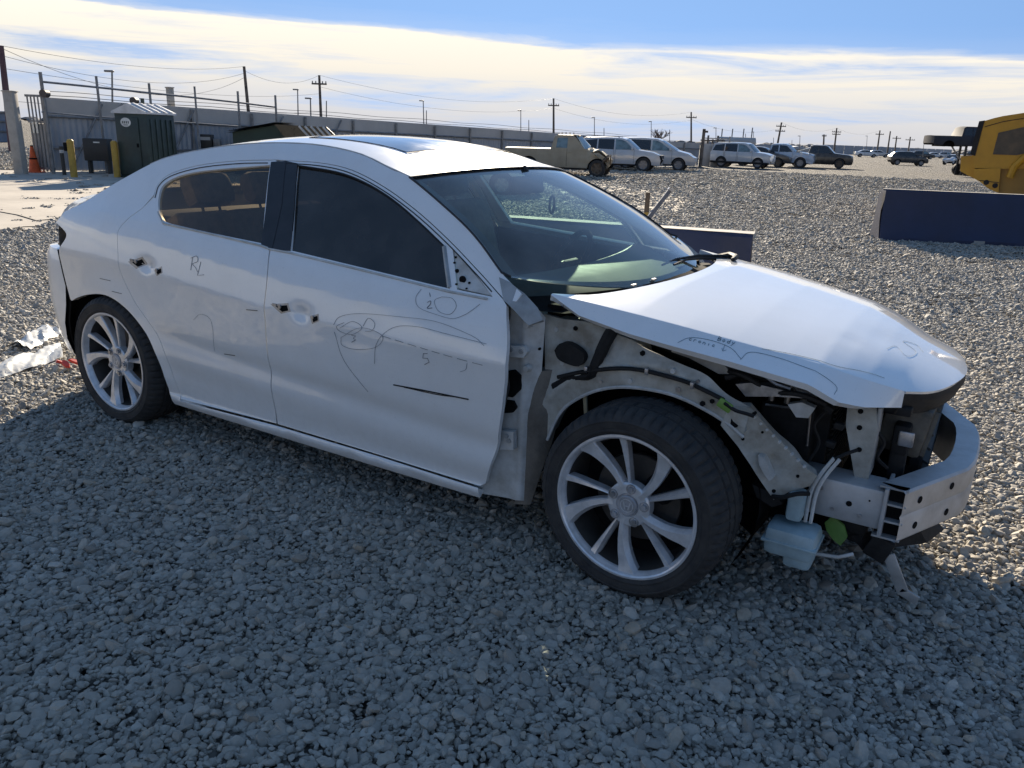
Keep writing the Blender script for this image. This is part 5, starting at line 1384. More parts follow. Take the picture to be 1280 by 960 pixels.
# bare tree beyond the fence
M_BARK = simple('bare_bark', (.14, .10, .08), .9)
p = at_depth(823, 180, 95); p.z = 0
tr_ = empty('bare_tree', p, 0, 'small bare brown tree beyond the fence above the silver minivan', 'tree')
top = hit_line(823, 162, p, p+RH).z
MB().tube([(0, 0, 0), (.05, 0, top*.35), (0, .1, top*.6)], [.16, .12, .08], 7).build('trunk', M_BARK, tr_)
br = MB(); rr = random.Random(2)
def limb(a, d, L, r, lev):
    b = a+d*L; br.tube([a, a.lerp(b, .5)+Vector((rr.uniform(-.1, .1), rr.uniform(-.1, .1), .05))*L, b], [r, r*.8, r*.5], 4)
    if lev > 0:
        for _ in range(4): limb(a.lerp(b, rr.uniform(.35, 1)), (d+Vector((rr.uniform(-.9, .9), rr.uniform(-.9, .9), rr.uniform(-.2, .6)))).normalized(), L*rr.uniform(.5, .75), r*.55, lev-1)
for k in range(7): limb(Vector((0, 0, top*rr.uniform(.3, .58))), Vector((rr.uniform(-1, 1), rr.uniform(-1, 1), rr.uniform(.5, 1.2))).normalized(), top*.32, .06, 3)
br.build('crown', M_BARK, tr_, 0)

# ------------------------------------------------------------------ poles and wires
def upole(name, label, cat, xt, yt, xb, dist, r, arms=(), group=None, mat=None, head=False):
    t = at_depth(xt, yt, dist); b0 = at_depth(xb, 175, dist); 
    # continue the lean down to the ground
    t_ = at_depth(xt, yt, dist); q_ = at_depth(xb, 165 if yt < 150 else 185, dist)
    k = (t_.z)/max(t_.z-q_.z, .5); b = t_.lerp(q_, k); lean = Vector((b.x-t_.x, b.y-t_.y, 0))
    if lean.length > t_.z*.10: lean = lean.normalized()*t_.z*.10
    b = Vector((t_.x+lean.x, t_.y+lean.y, 0))
    e = empty(name, b, 0, label, cat, group)
    tt = t_-b
    MB().cyl((0, 0, 0), tt, r, r*.7, n=8).build('shaft', mat or M_WOOD, e)
    for ya, wpx in arms:
        za = at_depth(xt, ya, dist).z; c = tt*(za/tt.z); w_ = wpx*dist/CAM_F/2
        MB().box(c-FH*.15, (w_*2, .12, .14), Matrix.Rotation(CAM_YAW-math.pi/2, 3, 'Z')).build('crossarm', M_WOOD, e)
        for s_ in (-.9, -.45, .45, .9): MB().cyl(c+RH*w_*s_-FH*.15, c+RH*w_*s_+Vector((0, 0, .25))-FH*.15, .05, n=6).build('insulator', M_POST, e)
    if head: MB().box(tt+RH*(-.15), (.45, .22, .10), Matrix.Rotation(CAM_YAW-math.pi/2, 3, 'Z'), .03).build('lamp_head', M_POST, e)
    return t_
T1 = upole('utility_pole', 'thick leaning brown pole at the extreme left edge', 'utility pole', 1, 57, 13, 42, .16, mat=simple('purple_brown_pole', (.12, .07, .08), .8))
T2 = upole('utility_pole', 'plain tall brown pole without crossarm above the green hut', 'utility pole', 305, 83, 313, 70, .15)
T3 = upole('utility_pole', 'brown pole with one wide crossarm just right of the green hut', 'utility pole', 399, 94, 402, 80, .15, ((105, 17),))
T4 = upole('utility_pole', 'pole with single crossarm standing above the old beige pickup', 'utility pole', 692, 123, 692, 110, .17, ((132, 13),))
T5 = upole('utility_pole', 'pole with crossarm above the front of the silver minivan', 'utility pole', 864, 140, 864, 130, .17, ((147, 12),))
T6 = upole('utility_pole', 'leaning pole with two crossarms above the blue white pickup', 'utility pole', 977, 153, 971, 150, .2, ((158, 11), (164, 11)))
T7 = upole('utility_pole', 'far pole with a short crossarm above the black pickup', 'utility pole', 1046, 160, 1043, 180, .2, ((165, 10), (168, 9)))
T8 = upole('utility_pole', 'crossarmed far pole left of the dark hatchback, tallest there', 'utility pole', 1100, 163, 1097, 200, .2, ((168, 9),))
upole('utility_pole', 'bare far pole between two crossarmed ones above the hatchback', 'utility pole', 1113, 164, 1110, 210, .2)
upole('utility_pole', 'far pole with crossarm straight above the dark hatchback roof', 'utility pole', 1121, 170, 1119, 220, .2, ((173, 9),))
upole('utility_pole', 'far crossarmed pole above the bonnet of the dark hatchback', 'utility pole', 1138, 171, 1136, 220, .2, ((175, 10),))
upole('utility_pole', 'short far pole between the black pickup and blue white pickup', 'utility pole', 1030, 168, 1030, 170, .2, ((170, 5),))
ORD = ['leftmost', 'second', 'third', 'fourth', 'fifth', 'sixth', 'seventh', 'eighth', 'ninth', 'tenth', 'rightmost']
for k, (x, y, dist) in enumerate(((140, 89, 48), (372, 112, 70), (388, 123, 60), (529, 126, 80), (651, 138, 95), (743, 147, 100), (814, 152, 110), (895, 160, 120), (942, 165, 140), (1000, 170, 150), (1084, 170, 200))):
    upole('lamp_post', (ORD[k]+' slim grey lamp post beyond the fence') if k in (0, 10) else (ORD[k]+' slim grey lamp post from the left beyond the fence'), 'lamp post', x, y, x+(1 if x < 600 else 0), dist, .06, group='lamp posts beyond the fence', mat=M_POST, head=True)
for k, (x, y, dist) in enumerate(((408, 126, 60), (533, 138, 70), (661, 150, 80), (755, 160, 80), (837, 162, 85), (932, 167, 100), (967, 172, 120), (990, 175, 140), (1155, 177, 150))):
    upole('metal_stake', ('leftmost thin bare stake on the skyline beyond the fence' if k == 0 else 'rightmost thin bare stake on the skyline beyond the fence' if k == 8 else ORD[k]+' thin bare stake from the left on the skyline beyond the fence'), 'stake', x, y, x, dist, .05, group='stakes beyond the fence', mat=M_POST)
def wire(label, a, b, sag, r=.011):
    pts = [a.lerp(b, t)-Vector((0, 0, sag*4*t*(1-t))) for t in np.linspace(0, 1, 20)]
    o = MB().tube([p-a for p in pts], r, 4).build('power_line', M_WIRE, None, 0); o.location = a
    tag(o, label, 'cable', 'overhead power lines')
up = Vector((0, 0, 1))
PA, PB, PC, PD, PE, PF = 'the leaning pole at the left edge', 'the plain tall pole', 'the pole by the green hut', 'the beige pickup pole', 'the minivan pole', 'the leaning pole with two crossarms'
wire('topmost wire from '+PA+' to '+PB, T1, T2, .5)
wire('most sagging wire from '+PA+' to '+PB, T1-up*.1, T2-up*.8, 1.6)
wire('middle wire from '+PA+' to '+PB, T1-up*.4, T2-up*.5, .9)
wire('upper long wire skipping '+PB+' past the green hut', T1-up*.9, T3-up*1.6, .6)
wire('lowest long wire from '+PA+', just above the fence', T1-up*2.2, T3-up*3.2, .3)
wire('wire from '+PB+' to '+PC, T2-up*.3, T3, .8)
wire('upper wire from '+PC+' to '+PD, T3, T4, 1.2); wire('lower wire from '+PC+' to '+PD, T3-up*1, T4-up*1.2, 1.2)
wire('upper wire from '+PD+' to '+PE, T4, T5, 1.2); wire('lower wire from '+PD+' to '+PE, T4-up*1.2, T5-up*1.2, 1.2)
wire('single wire from '+PE+' to the leaning two-armed pole', T5-up*1, T6-up*1, 1.2); wire('far wire right of the leaning two-armed pole', T6, T7, 1); wire('farthest wire towards the poles over the hatchback', T7, T8, 1)
# ------------------------------------------------------------------ other vehicles in the yard
M_BGLASS = simple('dark_car_glass', (.02, .022, .025), .08, spec=.8, scale=3)
M_LGLASS = simple('pale_sky_glass', (.16, .24, .27), .10, spec=.8, scale=3, var=.3)
M_CHR = simple('silver_wheel', (.27, .27, .28), .4, metal=.6, scale=10)
M_RUSTW = simple('rusty_wheel', (.16, .12, .085), .8, scale=10)
M_LAMP = simple('clear_lamp', (.5, .5, .5), .12, scale=10)
_wh_cache = {}
def bg_wheel(r, w, alloy):
    """Tyre and rim meshes, axle along Y, outer face at -Y."""
    k = (r, w, alloy.name)
    if k not in _wh_cache:
        a = MB().revolveY([(r*.62, 0), (r*.80, -.015), (r*.95, 0), (r, .04), (r, w-.04), (r*.95, w), (r*.62, w)], (0, 0, 0), 28).build('tmp', M_RUB)
        b = MB(); b.revolveY([(r*.66, .02), (r*.64, -.005), (r*.58, .01), (r*.54, .05)], (0, 0, 0), 28)
        for q in range(6):
            t = math.pi*2*q/6; c, s_ = math.cos(t), math.sin(t)
            b.add([(c*r*.12-s_*r*.10, .012, s_*r*.12+c*r*.10), (c*r*.12+s_*r*.10, .012, s_*r*.12-c*r*.10), (c*r*.60+s_*r*.11, .008, s_*r*.60-c*r*.11), (c*r*.60-s_*r*.11, .008, s_*r*.60+c*r*.11)], [(0, 1, 2, 3)])
        b.revolveY([(r*.18, .012), (.001, .006)], (0, 0, 0), 14)
        b.revolveY([(.001, .07), (r*.60, .07)], (0, 0, 0), 20)
        b = b.build('tmp', alloy, None, 0)
        _wh_cache[k] = (a.data, b.data)
        for o in (a, b): bpy.data.objects.remove(o)
    return _wh_cache[k]
def vehicle(name, label, cat, loc, rz, prof, hw, wheels, paint, wr=.34, tumble=.32, belt=1.02, segs=None, wins=(), group=None, alloy=None, z0=.30, mesh_noise=0.0, lamps=True, wheel_on=True, scale=.92):
    """prof: top outline from tail to nose (x, z). segs: {segment index: 'glass'}."""
    v = empty(name, loc, rz, label, cat, group); v.scale = (scale, scale, scale)
    segs = segs or {}
    rs_ = np.random.default_rng(int(abs(loc[0]*100)) % 1000+3)
    def yw(x, z):
        x = np.asarray(x, float); z = np.asarray(z, float)
        y = hw-.02-np.clip(z-belt, 0, 3)*tumble-np.clip(.55-z, 0, 1)**2*.35+.03*np.sin(np.clip((z-z0)/(belt-z0), 0, 1)*math.pi)
        xa, xb = prof[0][0], prof[-1][0]
        y = y-.10*np.clip((x-(xb-.55))/.55, 0, 1)**2-.06*np.clip(((xa+.45)-x)/.45, 0, 1)**2
        if mesh_noise: y = y-mesh_noise*(.5+.5*np.sin(x*9+z*7)*np.cos(z*11-x*4))*np.clip((x-.4)/1.0, 0, 1)
        return y
    out = list(prof)
    bot = []
    x_n, x_t = prof[-1][0], prof[0][0]
    ws = sorted(wheels, reverse=True)
    bot.append((x_n-.05, z0))
    for wx in ws:
        R0 = wr*1.16
        for t in np.linspace(0, math.pi, 11):
            zz_ = wr+R0*math.sin(t)
            bot.append((wx+R0*math.cos(t), max(z0, zz_) if zz_ > z0 else z0))
    bot.append((x_t+.08, z0))
    outline = dedup(out+bot)
    for s in (-1, 1):
        b = panel('body_side', outline, paint, v, lambda x, z, s=s: np.stack([x, s*yw(x, z), z], -1), step=.22, flange=.03, out=(0, s, 0))
        for wpoly, gm in wins:
            panel('side_window', wpoly, gm, v, lambda x, z, s=s: np.stack([x, s*(yw(x, z)+.006), z], -1), step=.4, flange=.004, out=(0, s, 0))
        xs_ = sorted({w[0][0][0] for w in wins}|{w[0][-1][0] for w in wins}) if wins else []
        for xd in xs_[1:]:
            MB().tube([Vector((xd, s*(float(yw(xd, z))+.002), z)) for z in np.linspace(z0+.12, belt+.02, 6)], .008, 4).build('door_seam', M_DARK, v, 0)
        if len(xs_) > 1:
            for xd in xs_[1:3]: MB().box((xd+.14, s*(float(yw(xd, belt-.14))+.012), belt-.14), (.17, .03, .03), None, .008).build('door_handle', paint, v)
        if lamps or cat != 'pickup':
            xm = wins[-1][0][-1][0]-.10 if wins else .6
            MB().box((xm, s*(hw+.06), belt+.10), (.10, .18, .13), None, .03).build('side_mirror', paint, v)
        sx0, sx1 = min(wheels)+wr*1.2, max(wheels)-wr*1.2
        MB().box(((sx0+sx1)/2, s*(hw-.10), z0+.03), (sx1-sx0, .10, .10), None, .02).build('sill', M_BLACK, v)
        for wx in wheels:
            th_ = np.linspace(0, math.pi, 14)
            MB().grid([[Vector((wx+wr*1.15*math.cos(t), s*y, wr+wr*1.15*math.sin(t))) for t in th_] for y in (hw-.05, hw-.32)]).add([Vector((wx+wr*1.2*math.cos(t), s*(hw-.30), wr+wr*1.2*math.sin(t))) for t in th_], [tuple(range(14))]).build('wheel_well', M_DARK, v, 0)
    for kind in ('paint', 'glass', 'lglass'):
        idx = [i for i in range(len(prof)-1) if segs.get(i, 'paint') == kind]
        runs = []
        for i in idx:
            if runs and runs[-1][-1] == i-1: runs[-1].append(i)
            else: runs.append([i])
        for rn in runs:
            pts = [prof[i] for i in rn]+[prof[rn[-1]+1]]
            rows = []
            for x, z in pts:
                w_ = float(yw(x, z)); rows.append([Vector((x+.06*(1-(q*q))*(1 if x > 0 else -1)*(.6 if kind == 'paint' else 1), q*w_, z+.035*(1-q*q)*(1 if z > .9 else .2)+(mesh_noise*rs_.uniform(-1, 1) if x > .4 else 0))) for q in np.linspace(-1, 1, 7)])
            MB().grid(rows).build({'paint': 'body_top', 'glass': 'windshield', 'lglass': 'windshield'}[kind], {'paint': paint, 'glass': M_BGLASS, 'lglass': M_LGLASS}[kind], v, 30)
    MB().box(((x_n+x_t)/2, 0, z0+.12), (x_n-x_t-.3, hw*1.5, .25)).build('underbody', M_DARK, v)
    if wheel_on:
        ta, tb = bg_wheel(wr, .22, alloy or M_CHR)
        for wx in wheels:
            for s in (-1, 1):
                w_ = bpy.data.objects.new('wheel', None); w_.empty_display_size = .1; COL.objects.link(w_); w_.parent = v
                w_.location = (wx, s*(hw-.01), wr); w_.rotation_euler = (0, 0, 0 if s < 0 else math.pi)
                link('tyre', ta, None, w_); link('rim', tb, None, w_)
    if lamps:
        zl = np.interp(x_n-.12, [q[0] for q in prof if q[0] > 0], [q[1] for q in prof if q[0] > 0]) if True else .8
        for s in (-1, 1):
            MB().box((x_n-.10, s*(hw-.22), min(zl-.10, .86)), (.16, .30, .13), Matrix.Rotation(s*-.3, 3, 'Z'), .03).build('headlight', M_LAMP, v)
            MB().box((x_t+.05, s*(hw-.16), belt-.14), (.10, .16, .22), None, .02).build('tail_light', M_REDL, v)
    MB().box((x_n-.03, 0, z0+.16), (.12, hw*1.6, .16), None, .03).build('bumper', M_BLACK if lamps else M_DARK, v)
    return v
VSC = .92                                     # these are mid-size vehicles a little under the outline's full length
def place(px, py, rz, xw, hw):
    """Location that puts the near front wheel's contact under a pixel."""
    q = at(px, py); c, s = math.cos(rz), math.sin(rz); xw, hw = xw*VSC, hw*VSC
    return Vector((q.x-(c*xw+s*hw), q.y-(s*xw-c*hw), 0))
P_SILV = car_paint('silver_paint', (.50, .51, .52), dirt=.3); P_SILV2 = car_paint('pale_silver_paint', (.58, .60, .62), dirt=.25)
P_WHT = car_paint('white_fleet_paint', (.70, .71, .72), dirt=.25); P_BEIGE = simple('faded_beige_paint', (.40, .355, .265), .75, scale=1.5, col2=(.29, .255, .185))
P_DARK = car_paint('charcoal_paint', (.03, .03, .034), dirt=.2, coat=.35); P_BLK = car_paint('black_paint', (.02, .02, .02), dirt=.2, coat=.3); P_BLUW = car_paint('pale_blue_paint', (.42, .50, .60), dirt=.3)
P_NAVY = car_paint('navy_paint', (.02, .024, .036), dirt=.05, coat=.0, rough=.7)
SUV = [(-2.25, .50), (-2.28, .98), (-2.20, 1.06), (-1.98, 1.56), (-1.75, 1.66), (-.6, 1.69), (.15, 1.67), (.38, 1.60), (1.06, 1.10), (1.85, 1.00), (2.16, .88), (2.26, .62), (2.24, .36)]
VAN = [(-2.45, .50), (-2.50, 1.0), (-2.38, 1.52), (-2.2, 1.68), (-.6, 1.74), (.25, 1.70), (.52, 1.60), (1.40, 1.10), (2.05, .95), (2.40, .74), (2.46, .52), (2.42, .30)]
SED = [(-2.30, .50), (-2.33, .95), (-2.22, 1.04), (-1.72, 1.08), (-1.05, 1.40), (-.55, 1.46), (.05, 1.44), (.30, 1.38), (1.02, 1.02), (1.80, .90), (2.18, .76), (2.28, .55), (2.25, .32)]
HAT = [(-1.95, .50), (-2.00, .92), (-1.90, 1.05), (-1.62, 1.36), (-1.25, 1.46), (-.5, 1.50), (.05, 1.48), (.30, 1.40), (.95, 1.02), (1.62, .90), (1.92, .74), (2.0, .52), (1.97, .32)]
PUP = [(-2.65, .55), (-2.66, 1.06), (-.82, 1.08), (-.80, 1.12), (-.66, 1.66), (-.50, 1.73), (.42, 1.73), (.60, 1.66), (1.14, 1.16), (2.25, 1.05), (2.52, .95), (2.60, .62), (2.56, .36)]
SEDW = [([(-1.45, 1.10), (-1.0, 1.34), (-.52, 1.40), (-.50, 1.04)], M_BGLASS), ([(-.44, 1.04), (-.46, 1.40), (.05, 1.38), (.28, 1.31), (.78, 1.02)], M_BGLASS)]
SUVW = [([(-1.98, 1.12), (-1.80, 1.50), (-1.15, 1.58), (-1.15, 1.10)], M_BGLASS), ([(-1.08, 1.10), (-1.08, 1.585), (-.24, 1.60), (-.22, 1.08)], M_BGLASS), ([(-.14, 1.08), (-.16, 1.60), (.15, 1.58), (.36, 1.51), (.86, 1.10)], M_LGLASS)]
VANW = [([(-2.25, 1.12), (-2.12, 1.56), (-1.30, 1.63), (-1.30, 1.10)], M_BGLASS), ([(-1.22, 1.10), (-1.22, 1.635), (-.10, 1.63), (-.08, 1.08)], M_BGLASS), ([(.0, 1.08), (.0, 1.62), (.25, 1.60), (.50, 1.50), (1.14, 1.08)], M_LGLASS)]
PUPW = [([(-.66, 1.14), (-.56, 1.60), (-.12, 1.64), (-.10, 1.14)], M_BGLASS), ([(-.02, 1.14), (-.02, 1.64), (.42, 1.62), (.56, 1.56), (.98, 1.16)], M_BGLASS)]
H = CAM_YAW-math.pi/2
# old beige pickup with the torn front
OLD = [(-2.62, .55), (-2.64, 1.08), (-.62, 1.10), (-.60, 1.14), (-.48, 1.60), (-.34, 1.68), (.30, 1.68), (.44, 1.60), (.84, 1.16), (1.05, 1.10), (1.20, .98), (1.45, 1.02), (1.70, .86), (1.86, .72), (1.80, .55), (1.72, .42)]
rz = H-R_(14)
old = vehicle('old_pickup', 'old beige pickup with smashed nose and blue cracked windscreen', 'pickup', place(745, 222, rz, 1.42, .90), rz, OLD, .90, (-1.55, 1.42), P_BEIGE, wr=.36, tumble=.22, belt=1.12, segs={7: 'lglass'}, wins=[([(-.38, 1.16), (-.34, 1.56), (.10, 1.58), (.10, 1.16)], M_LGLASS)], alloy=M_RUSTW, mesh_noise=.11, lamps=False)
MB().grid([[(.55, -.75, 1.62), (.60, -.3, 1.66)], [(.80, -.80, 1.30), (.85, -.3, 1.34)], [(.95, -.86, 1.05), (1.05, -.4, 1.10)]]).build('torn_airbag', M_LGLASS, old, 40)
MB().grid([[(1.1, -.80, 1.02), (1.1, -.2, 1.12)], [(1.35, -.92, .92), (1.4, -.3, 1.16)], [(1.62, -.86, .72), (1.6, -.3, .98)]]).build('crumpled_fender', P_BEIGE, old, 0)
for k in range(6): MB().box((1.45+.07*k, -.84+.05*(k % 3), .50+.06*k), (.12, .06, .09), Matrix.Rotation(.4*k, 3, 'Y')).build('bared_bracket', M_CAB if k % 2 else M_RUSTW, old)
MB().box((-1.62, 0, 1.06), (1.9, 1.45, .06)).build('bed_floor', M_DARK, old)
for k in range(5): MB().tube([(1.55+.09*k, -.80+.1*k, .55), (1.70+.07*k, -.86, .70+.06*k), (1.80, -.70, .9)], .03, 5).build('torn_metal', M_RUSTW, old)
MB().cyl((.0, -.3, 1.70), (.0, .3, 1.72), .03, n=6).build('roof_bar', M_WOOD, old)
for k in range(4): MB().cyl((-.25+.17*k, -.35, 1.70), (-.25+.17*k, -.35, 1.80), .02, n=6).build('roof_stub', M_WOOD, old)
rz = H-R_(18)
vehicle('sedan', 'white sedan whose bonnet shows behind the old beige pickup', 'car', place(752, 212, rz, 1.40, .88), rz, SED, .88, (-1.35, 1.40), P_WHT, segs={3: 'glass', 7: 'glass'}, wins=SEDW)
rz = H-R_(16)
sv = vehicle('suv', 'silver suv with crumpled black front parked before the minivan', 'suv', place(803, 215, rz, 1.38, .92), rz, SUV, .92, (-1.32, 1.38), P_SILV2, wr=.37, tumble=.26, belt=1.06, segs={2: 'glass', 7: 'glass'}, wins=SUVW, lamps=False)
MB().box((2.12, 0, .62), (.30, 1.5, .50), None, .06).build('bared_front', M_BLACK, sv)
for k in range(4): MB().tube([(2.2, -.75+.1*k, .40), (2.34, -.80+.1*k, .6), (2.2, -.78, .85)], .03, 5).build('torn_metal', M_DARK, sv)
for s_ in (-1, 1): MB().tube([(-1.6, s_*.66, 1.68), (-1.5, s_*.66, 1.73), (-.1, s_*.66, 1.74), (.0, s_*.66, 1.69)], .02, 6).build('roof_rail', M_POST, sv)
rz = H-R_(17)
vehicle('minivan', 'silver minivan parked at the end of the sheet fence', 'minivan', place(847, 214, rz, 1.55, .96), rz, VAN, .96, (-1.45, 1.55), P_SILV, wr=.35, tumble=.22, belt=1.06, segs={1: 'glass', 6: 'glass'}, wins=VANW)
rz = H-R_(30)
s5 = vehicle('suv', 'boxy silver suv with a spare wheel on its tail, beside pale gate', 'suv', place(946, 211, rz, 1.30, .89), rz, [(-2.10, .50), (-2.12, 1.0), (-2.06, 1.08), (-1.86, 1.58), (-1.70, 1.66), (-.5, 1.69), (.30, 1.67), (.48, 1.60), (1.02, 1.10), (1.75, 1.02), (2.05, .92), (2.12, .62), (2.10, .36)], .89, (-1.28, 1.30), P_SILV2, wr=.35, tumble=.2, belt=1.04, segs={2: 'glass', 7: 'glass'}, wins=SUVW)
MB().cyl((-2.15, .1, .95), (-2.32, .1, .95), .33, n=20).build('spare_wheel', M_RUB, s5)
MB().box((0, 0, .36), (4.1, 1.80, .14), None, .03).build('lower_cladding', M_BLACK, s5)
rz = H-R_(26)
vehicle('sedan', 'dark sedan squeezed between the boxy silver suv and blue white pickup', 'car', place(971, 209, rz, 1.38, .88), rz, SED, .88, (-1.35, 1.38), P_DARK, segs={3: 'glass', 7: 'glass'}, wins=SEDW, alloy=M_RUSTW)
bw = vehicle('pickup', 'pale blue white pickup with its bonnet bent up', 'pickup', place(999, 210, H-R_(24), 1.62, .94), H-R_(24), PUP, .94, (-1.60, 1.62), P_BLUW, wr=.38, tumble=.22, belt=1.10, segs={7: 'glass'}, wins=PUPW, mesh_noise=.05, lamps=False)
MB().grid([[(1.15, -.7, 1.20), (1.15, .7, 1.20)], [(1.7, -.72, 1.36), (1.7, .70, 1.42)], [(2.15, -.72, 1.52), (2.15, .68, 1.60)]]).build('bent_hood', P_WHT, bw, 30)
MB().box((2.35, 0, .62), (.4, 1.5, .4), None, .05).build('bared_front', M_BLACK, bw)
vehicle('pickup', 'black crew cab pickup at the right end of the parked row', 'pickup', place(1048, 211, H-R_(22), 1.62, .95), H-R_(22), PUP, .95, (-1.60, 1.62), P_BLK, wr=.38, tumble=.22, belt=1.10, segs={7: 'glass'}, wins=PUPW, alloy=M_RUSTW)
vehicle('hatchback', 'lone dark hatchback standing far out on the open gravel', 'car', place(1151, 207.5, H-R_(10), 1.25, .87), H-R_(10), HAT, .87, (-1.25, 1.25), P_DARK, wr=.32, segs={2: 'glass', 3: 'glass', 7: 'glass'}, wins=[([(-1.55, 1.08), (-1.25, 1.38), (-.50, 1.42), (-.48, 1.02)], M_BGLASS), ([(-.42, 1.02), (-.44, 1.42), (.05, 1.40), (.28, 1.33), (.74, 1.02)], M_BGLASS)])
far = [(1092, 197, SED, P_WHT, 'white far car left of the dark hatchback', 'car'), (1107, 197, HAT, P_SILV, 'silver far car touching the rear of the dark hatchback', 'car'), (1163, 199, SUV, P_DARK, 'dark far suv just past the bonnet of the dark hatchback', 'suv'), (1176, 198, SED, P_WHT, 'white far sedan right of the dark far suv', 'car'), (1190, 197.5, SUV, P_SILV, 'silver far suv below the raised dark truck', 'suv'), (1149, 197, SED, P_SILV, 'silver far sedan behind the dark hatchback bonnet', 'car')]
for px, py, pr, pt, lab, ct in far:
    vehicle('far_vehicle', lab, ct, place(px, py, H-R_(15), 1.35, .88), H-R_(15), pr, .88, (-1.3, 1.35), pt, segs={2: 'glass', 7: 'glass'}, wins=SUVW if pr is SUV else SEDW, group='vehicles far across the yard')
# low wreck whose roof shows just over the white sedan's roof
q = at_depth(572, 200, 21); q.z = 0
cr = vehicle('wrecked_car', 'flattened silver car peeping over the roof of the white sedan', 'car', q, H-R_(8), [(x, z*.80 if z > .6 else z) for x, z in SED], .88, (-1.35, 1.40), P_SILV, wr=.30, belt=.80, segs={3: 'glass', 7: 'glass'}, z0=.22)
# crushed silver car and a dark pickup body carried high by a forklift
q = at(1193, 206.5)
wk = vehicle('wrecked_car', 'crushed silver car lying under the raised dark truck', 'car', (q.x, q.y, 0), H-R_(150), [(x*.8, z*.9 if z > .6 else z) for x, z in HAT], .87, (-1.0, 1.0), P_SILV, wr=.30, belt=.92, mesh_noise=.12, segs={7: 'glass'}, lamps=False, z0=.22)
q = at_depth(1204, 200, 62); q.z = 0
zt = hit_line(1190, 181, q, q+RH).z
lt_ = vehicle('raised_truck', 'dark pickup body carried high beside the yellow loader', 'pickup', (q.x, q.y, zt-.45), H-R_(4), PUP, .94, (-1.60, 1.62), P_NAVY, wr=.36, segs={7: 'glass'}, wins=PUPW, wheel_on=False, lamps=False, z0=.45)
fk = empty('forklift', q+RH*.6, H, 'dark forklift holding up the dark pickup body', 'forklift')
MB().box((.2, .2, .85), (1.5, 1.1, .9), None, .08).build('chassis', M_WOOD, fk)
for s_ in (-.35, .35):
    MB().box((-.75, s_, 1.35), (.12, .10, 2.7)).build('mast', M_CAB, fk); MB().box((-1.6, s_, zt-.05), (1.8, .12, .08)).build('fork', M_CAB, fk)
    MB().box((.5, s_*1.3, 1.75), (.07, .07, 1.0)).build('cage_post', M_CAB, fk)
MB().box((.25, .1, 2.25), (1.1, 1.0, .06)).build('cage_roof', M_CAB, fk)
MB().tube([(-1.7, -.35, zt-.1), (-1.2, -.35, zt-.7), (-.75, -.35, zt-1.1)], .05, 6).build('tilt_link', M_STEEL, fk)
for wx in (-.5, .75):
    for s_ in (-.55, .6): MB().cyl((wx, s_-.12, .38), (wx, s_+.12, .38), .38, n=18).build('wheel', M_RUB, fk)

# ------------------------------------------------------------------ yellow loader on the right
M_LOAD = simple('loader_yellow', (.52, .27, .016), .5, scale=2, col2=(.40, .205, .013))
M_LGL = simple('loader_screen', (.035, .026, .018), .35, scale=6, col2=(.08, .055, .03))
O = at_depth(1240, 200, 17.0); O.z = 0
LH = H-R_(33); LR = Vector((math.cos(LH), math.sin(LH), 0))
ld = empty('wheel_loader', O, LH, 'big yellow wheel loader cut off by the right edge behind the barrier', 'loader')
def lp(px, py):
    q = hit_line(px, py, O, O+LR)-O
    return (q.dot(LR), q.z)
def lslab(name, pts, y0, y1, mat, parent=ld, sm=0):
    return MB().prism([lp(*q) for q in pts], lambda a, b: (a, y0, b), lambda a, b: (a, y1, b)).build(name, mat, parent, sm)
hd = lslab('engine_hood', [(1215, 194), (1224, 166), (1231, 151), (1243, 147.5), (1254, 145), (1280, 141), (1330, 139), (1420, 142), (1440, 210), (1251, 211), (1217, 210)], 0, 1.5, M_LOAD)
lslab('rear_grille', [(1212.5, 193), (1218, 172), (1224, 151.5), (1231, 150.5), (1225, 172), (1219, 195)], -.015, 1.48, M_BLACK)
lslab('side_screen', [(1241, 193), (1248, 166), (1279, 159), (1300, 158), (1298, 188), (1271, 194)], -.012, .03, M_LGL)
lslab('hood_seam', [(1231, 158), (1254, 151.5), (1280, 147.5), (1330, 145), (1330, 145.8), (1280, 148.3), (1254, 152.4), (1231, 159)], -.006, .01, M_BLACK)
cw = lslab('counterweight', [(1201, 195.5), (1214, 195), (1219, 196), (1219, 224), (1209, 219), (1200, 214)], .03, 1.46, M_LOAD)
MB().box((lp(1201, 210)[0], .25, lp(1201, 213)[1]), (.05, .12, .03)).build('reflector', M_WHITE2, cw); MB().box((lp(1202, 200)[0], .25, lp(1202, 202)[1]), (.04, .12, .03)).build('reflector', M_WHITE2, cw)
sb = lslab('service_box', [(1217, 211), (1251, 210.5), (1248, 241), (1236, 236), (1224, 226.5), (1217.5, 223)], -.02, 1.40, M_LOAD)
lslab('box_seam', [(1224, 225), (1249, 228), (1249, 228.8), (1224, 225.8)], -.026, -.015, M_BLACK, sb)
for x_, y_ in ((1233, 228), (1244, 232)):
    c = lp(x_, y_); MB().cyl((c[0], -.03, c[1]), (c[0], 0, c[1]), .045, n=12).build('port', M_BLACK, sb)
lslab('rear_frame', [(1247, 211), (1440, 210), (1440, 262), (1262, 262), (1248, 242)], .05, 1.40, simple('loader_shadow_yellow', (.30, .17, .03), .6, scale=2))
MB().tube([(lp(x_, y_)[0], -.05, lp(x_, y_)[1]) for x_, y_ in ((1262, 222), (1268, 208), (1280, 197), (1300, 190), (1340, 188))], .06, 8).build('fender_edge', M_LOAD, ld)
wc = lp(1385, 262)
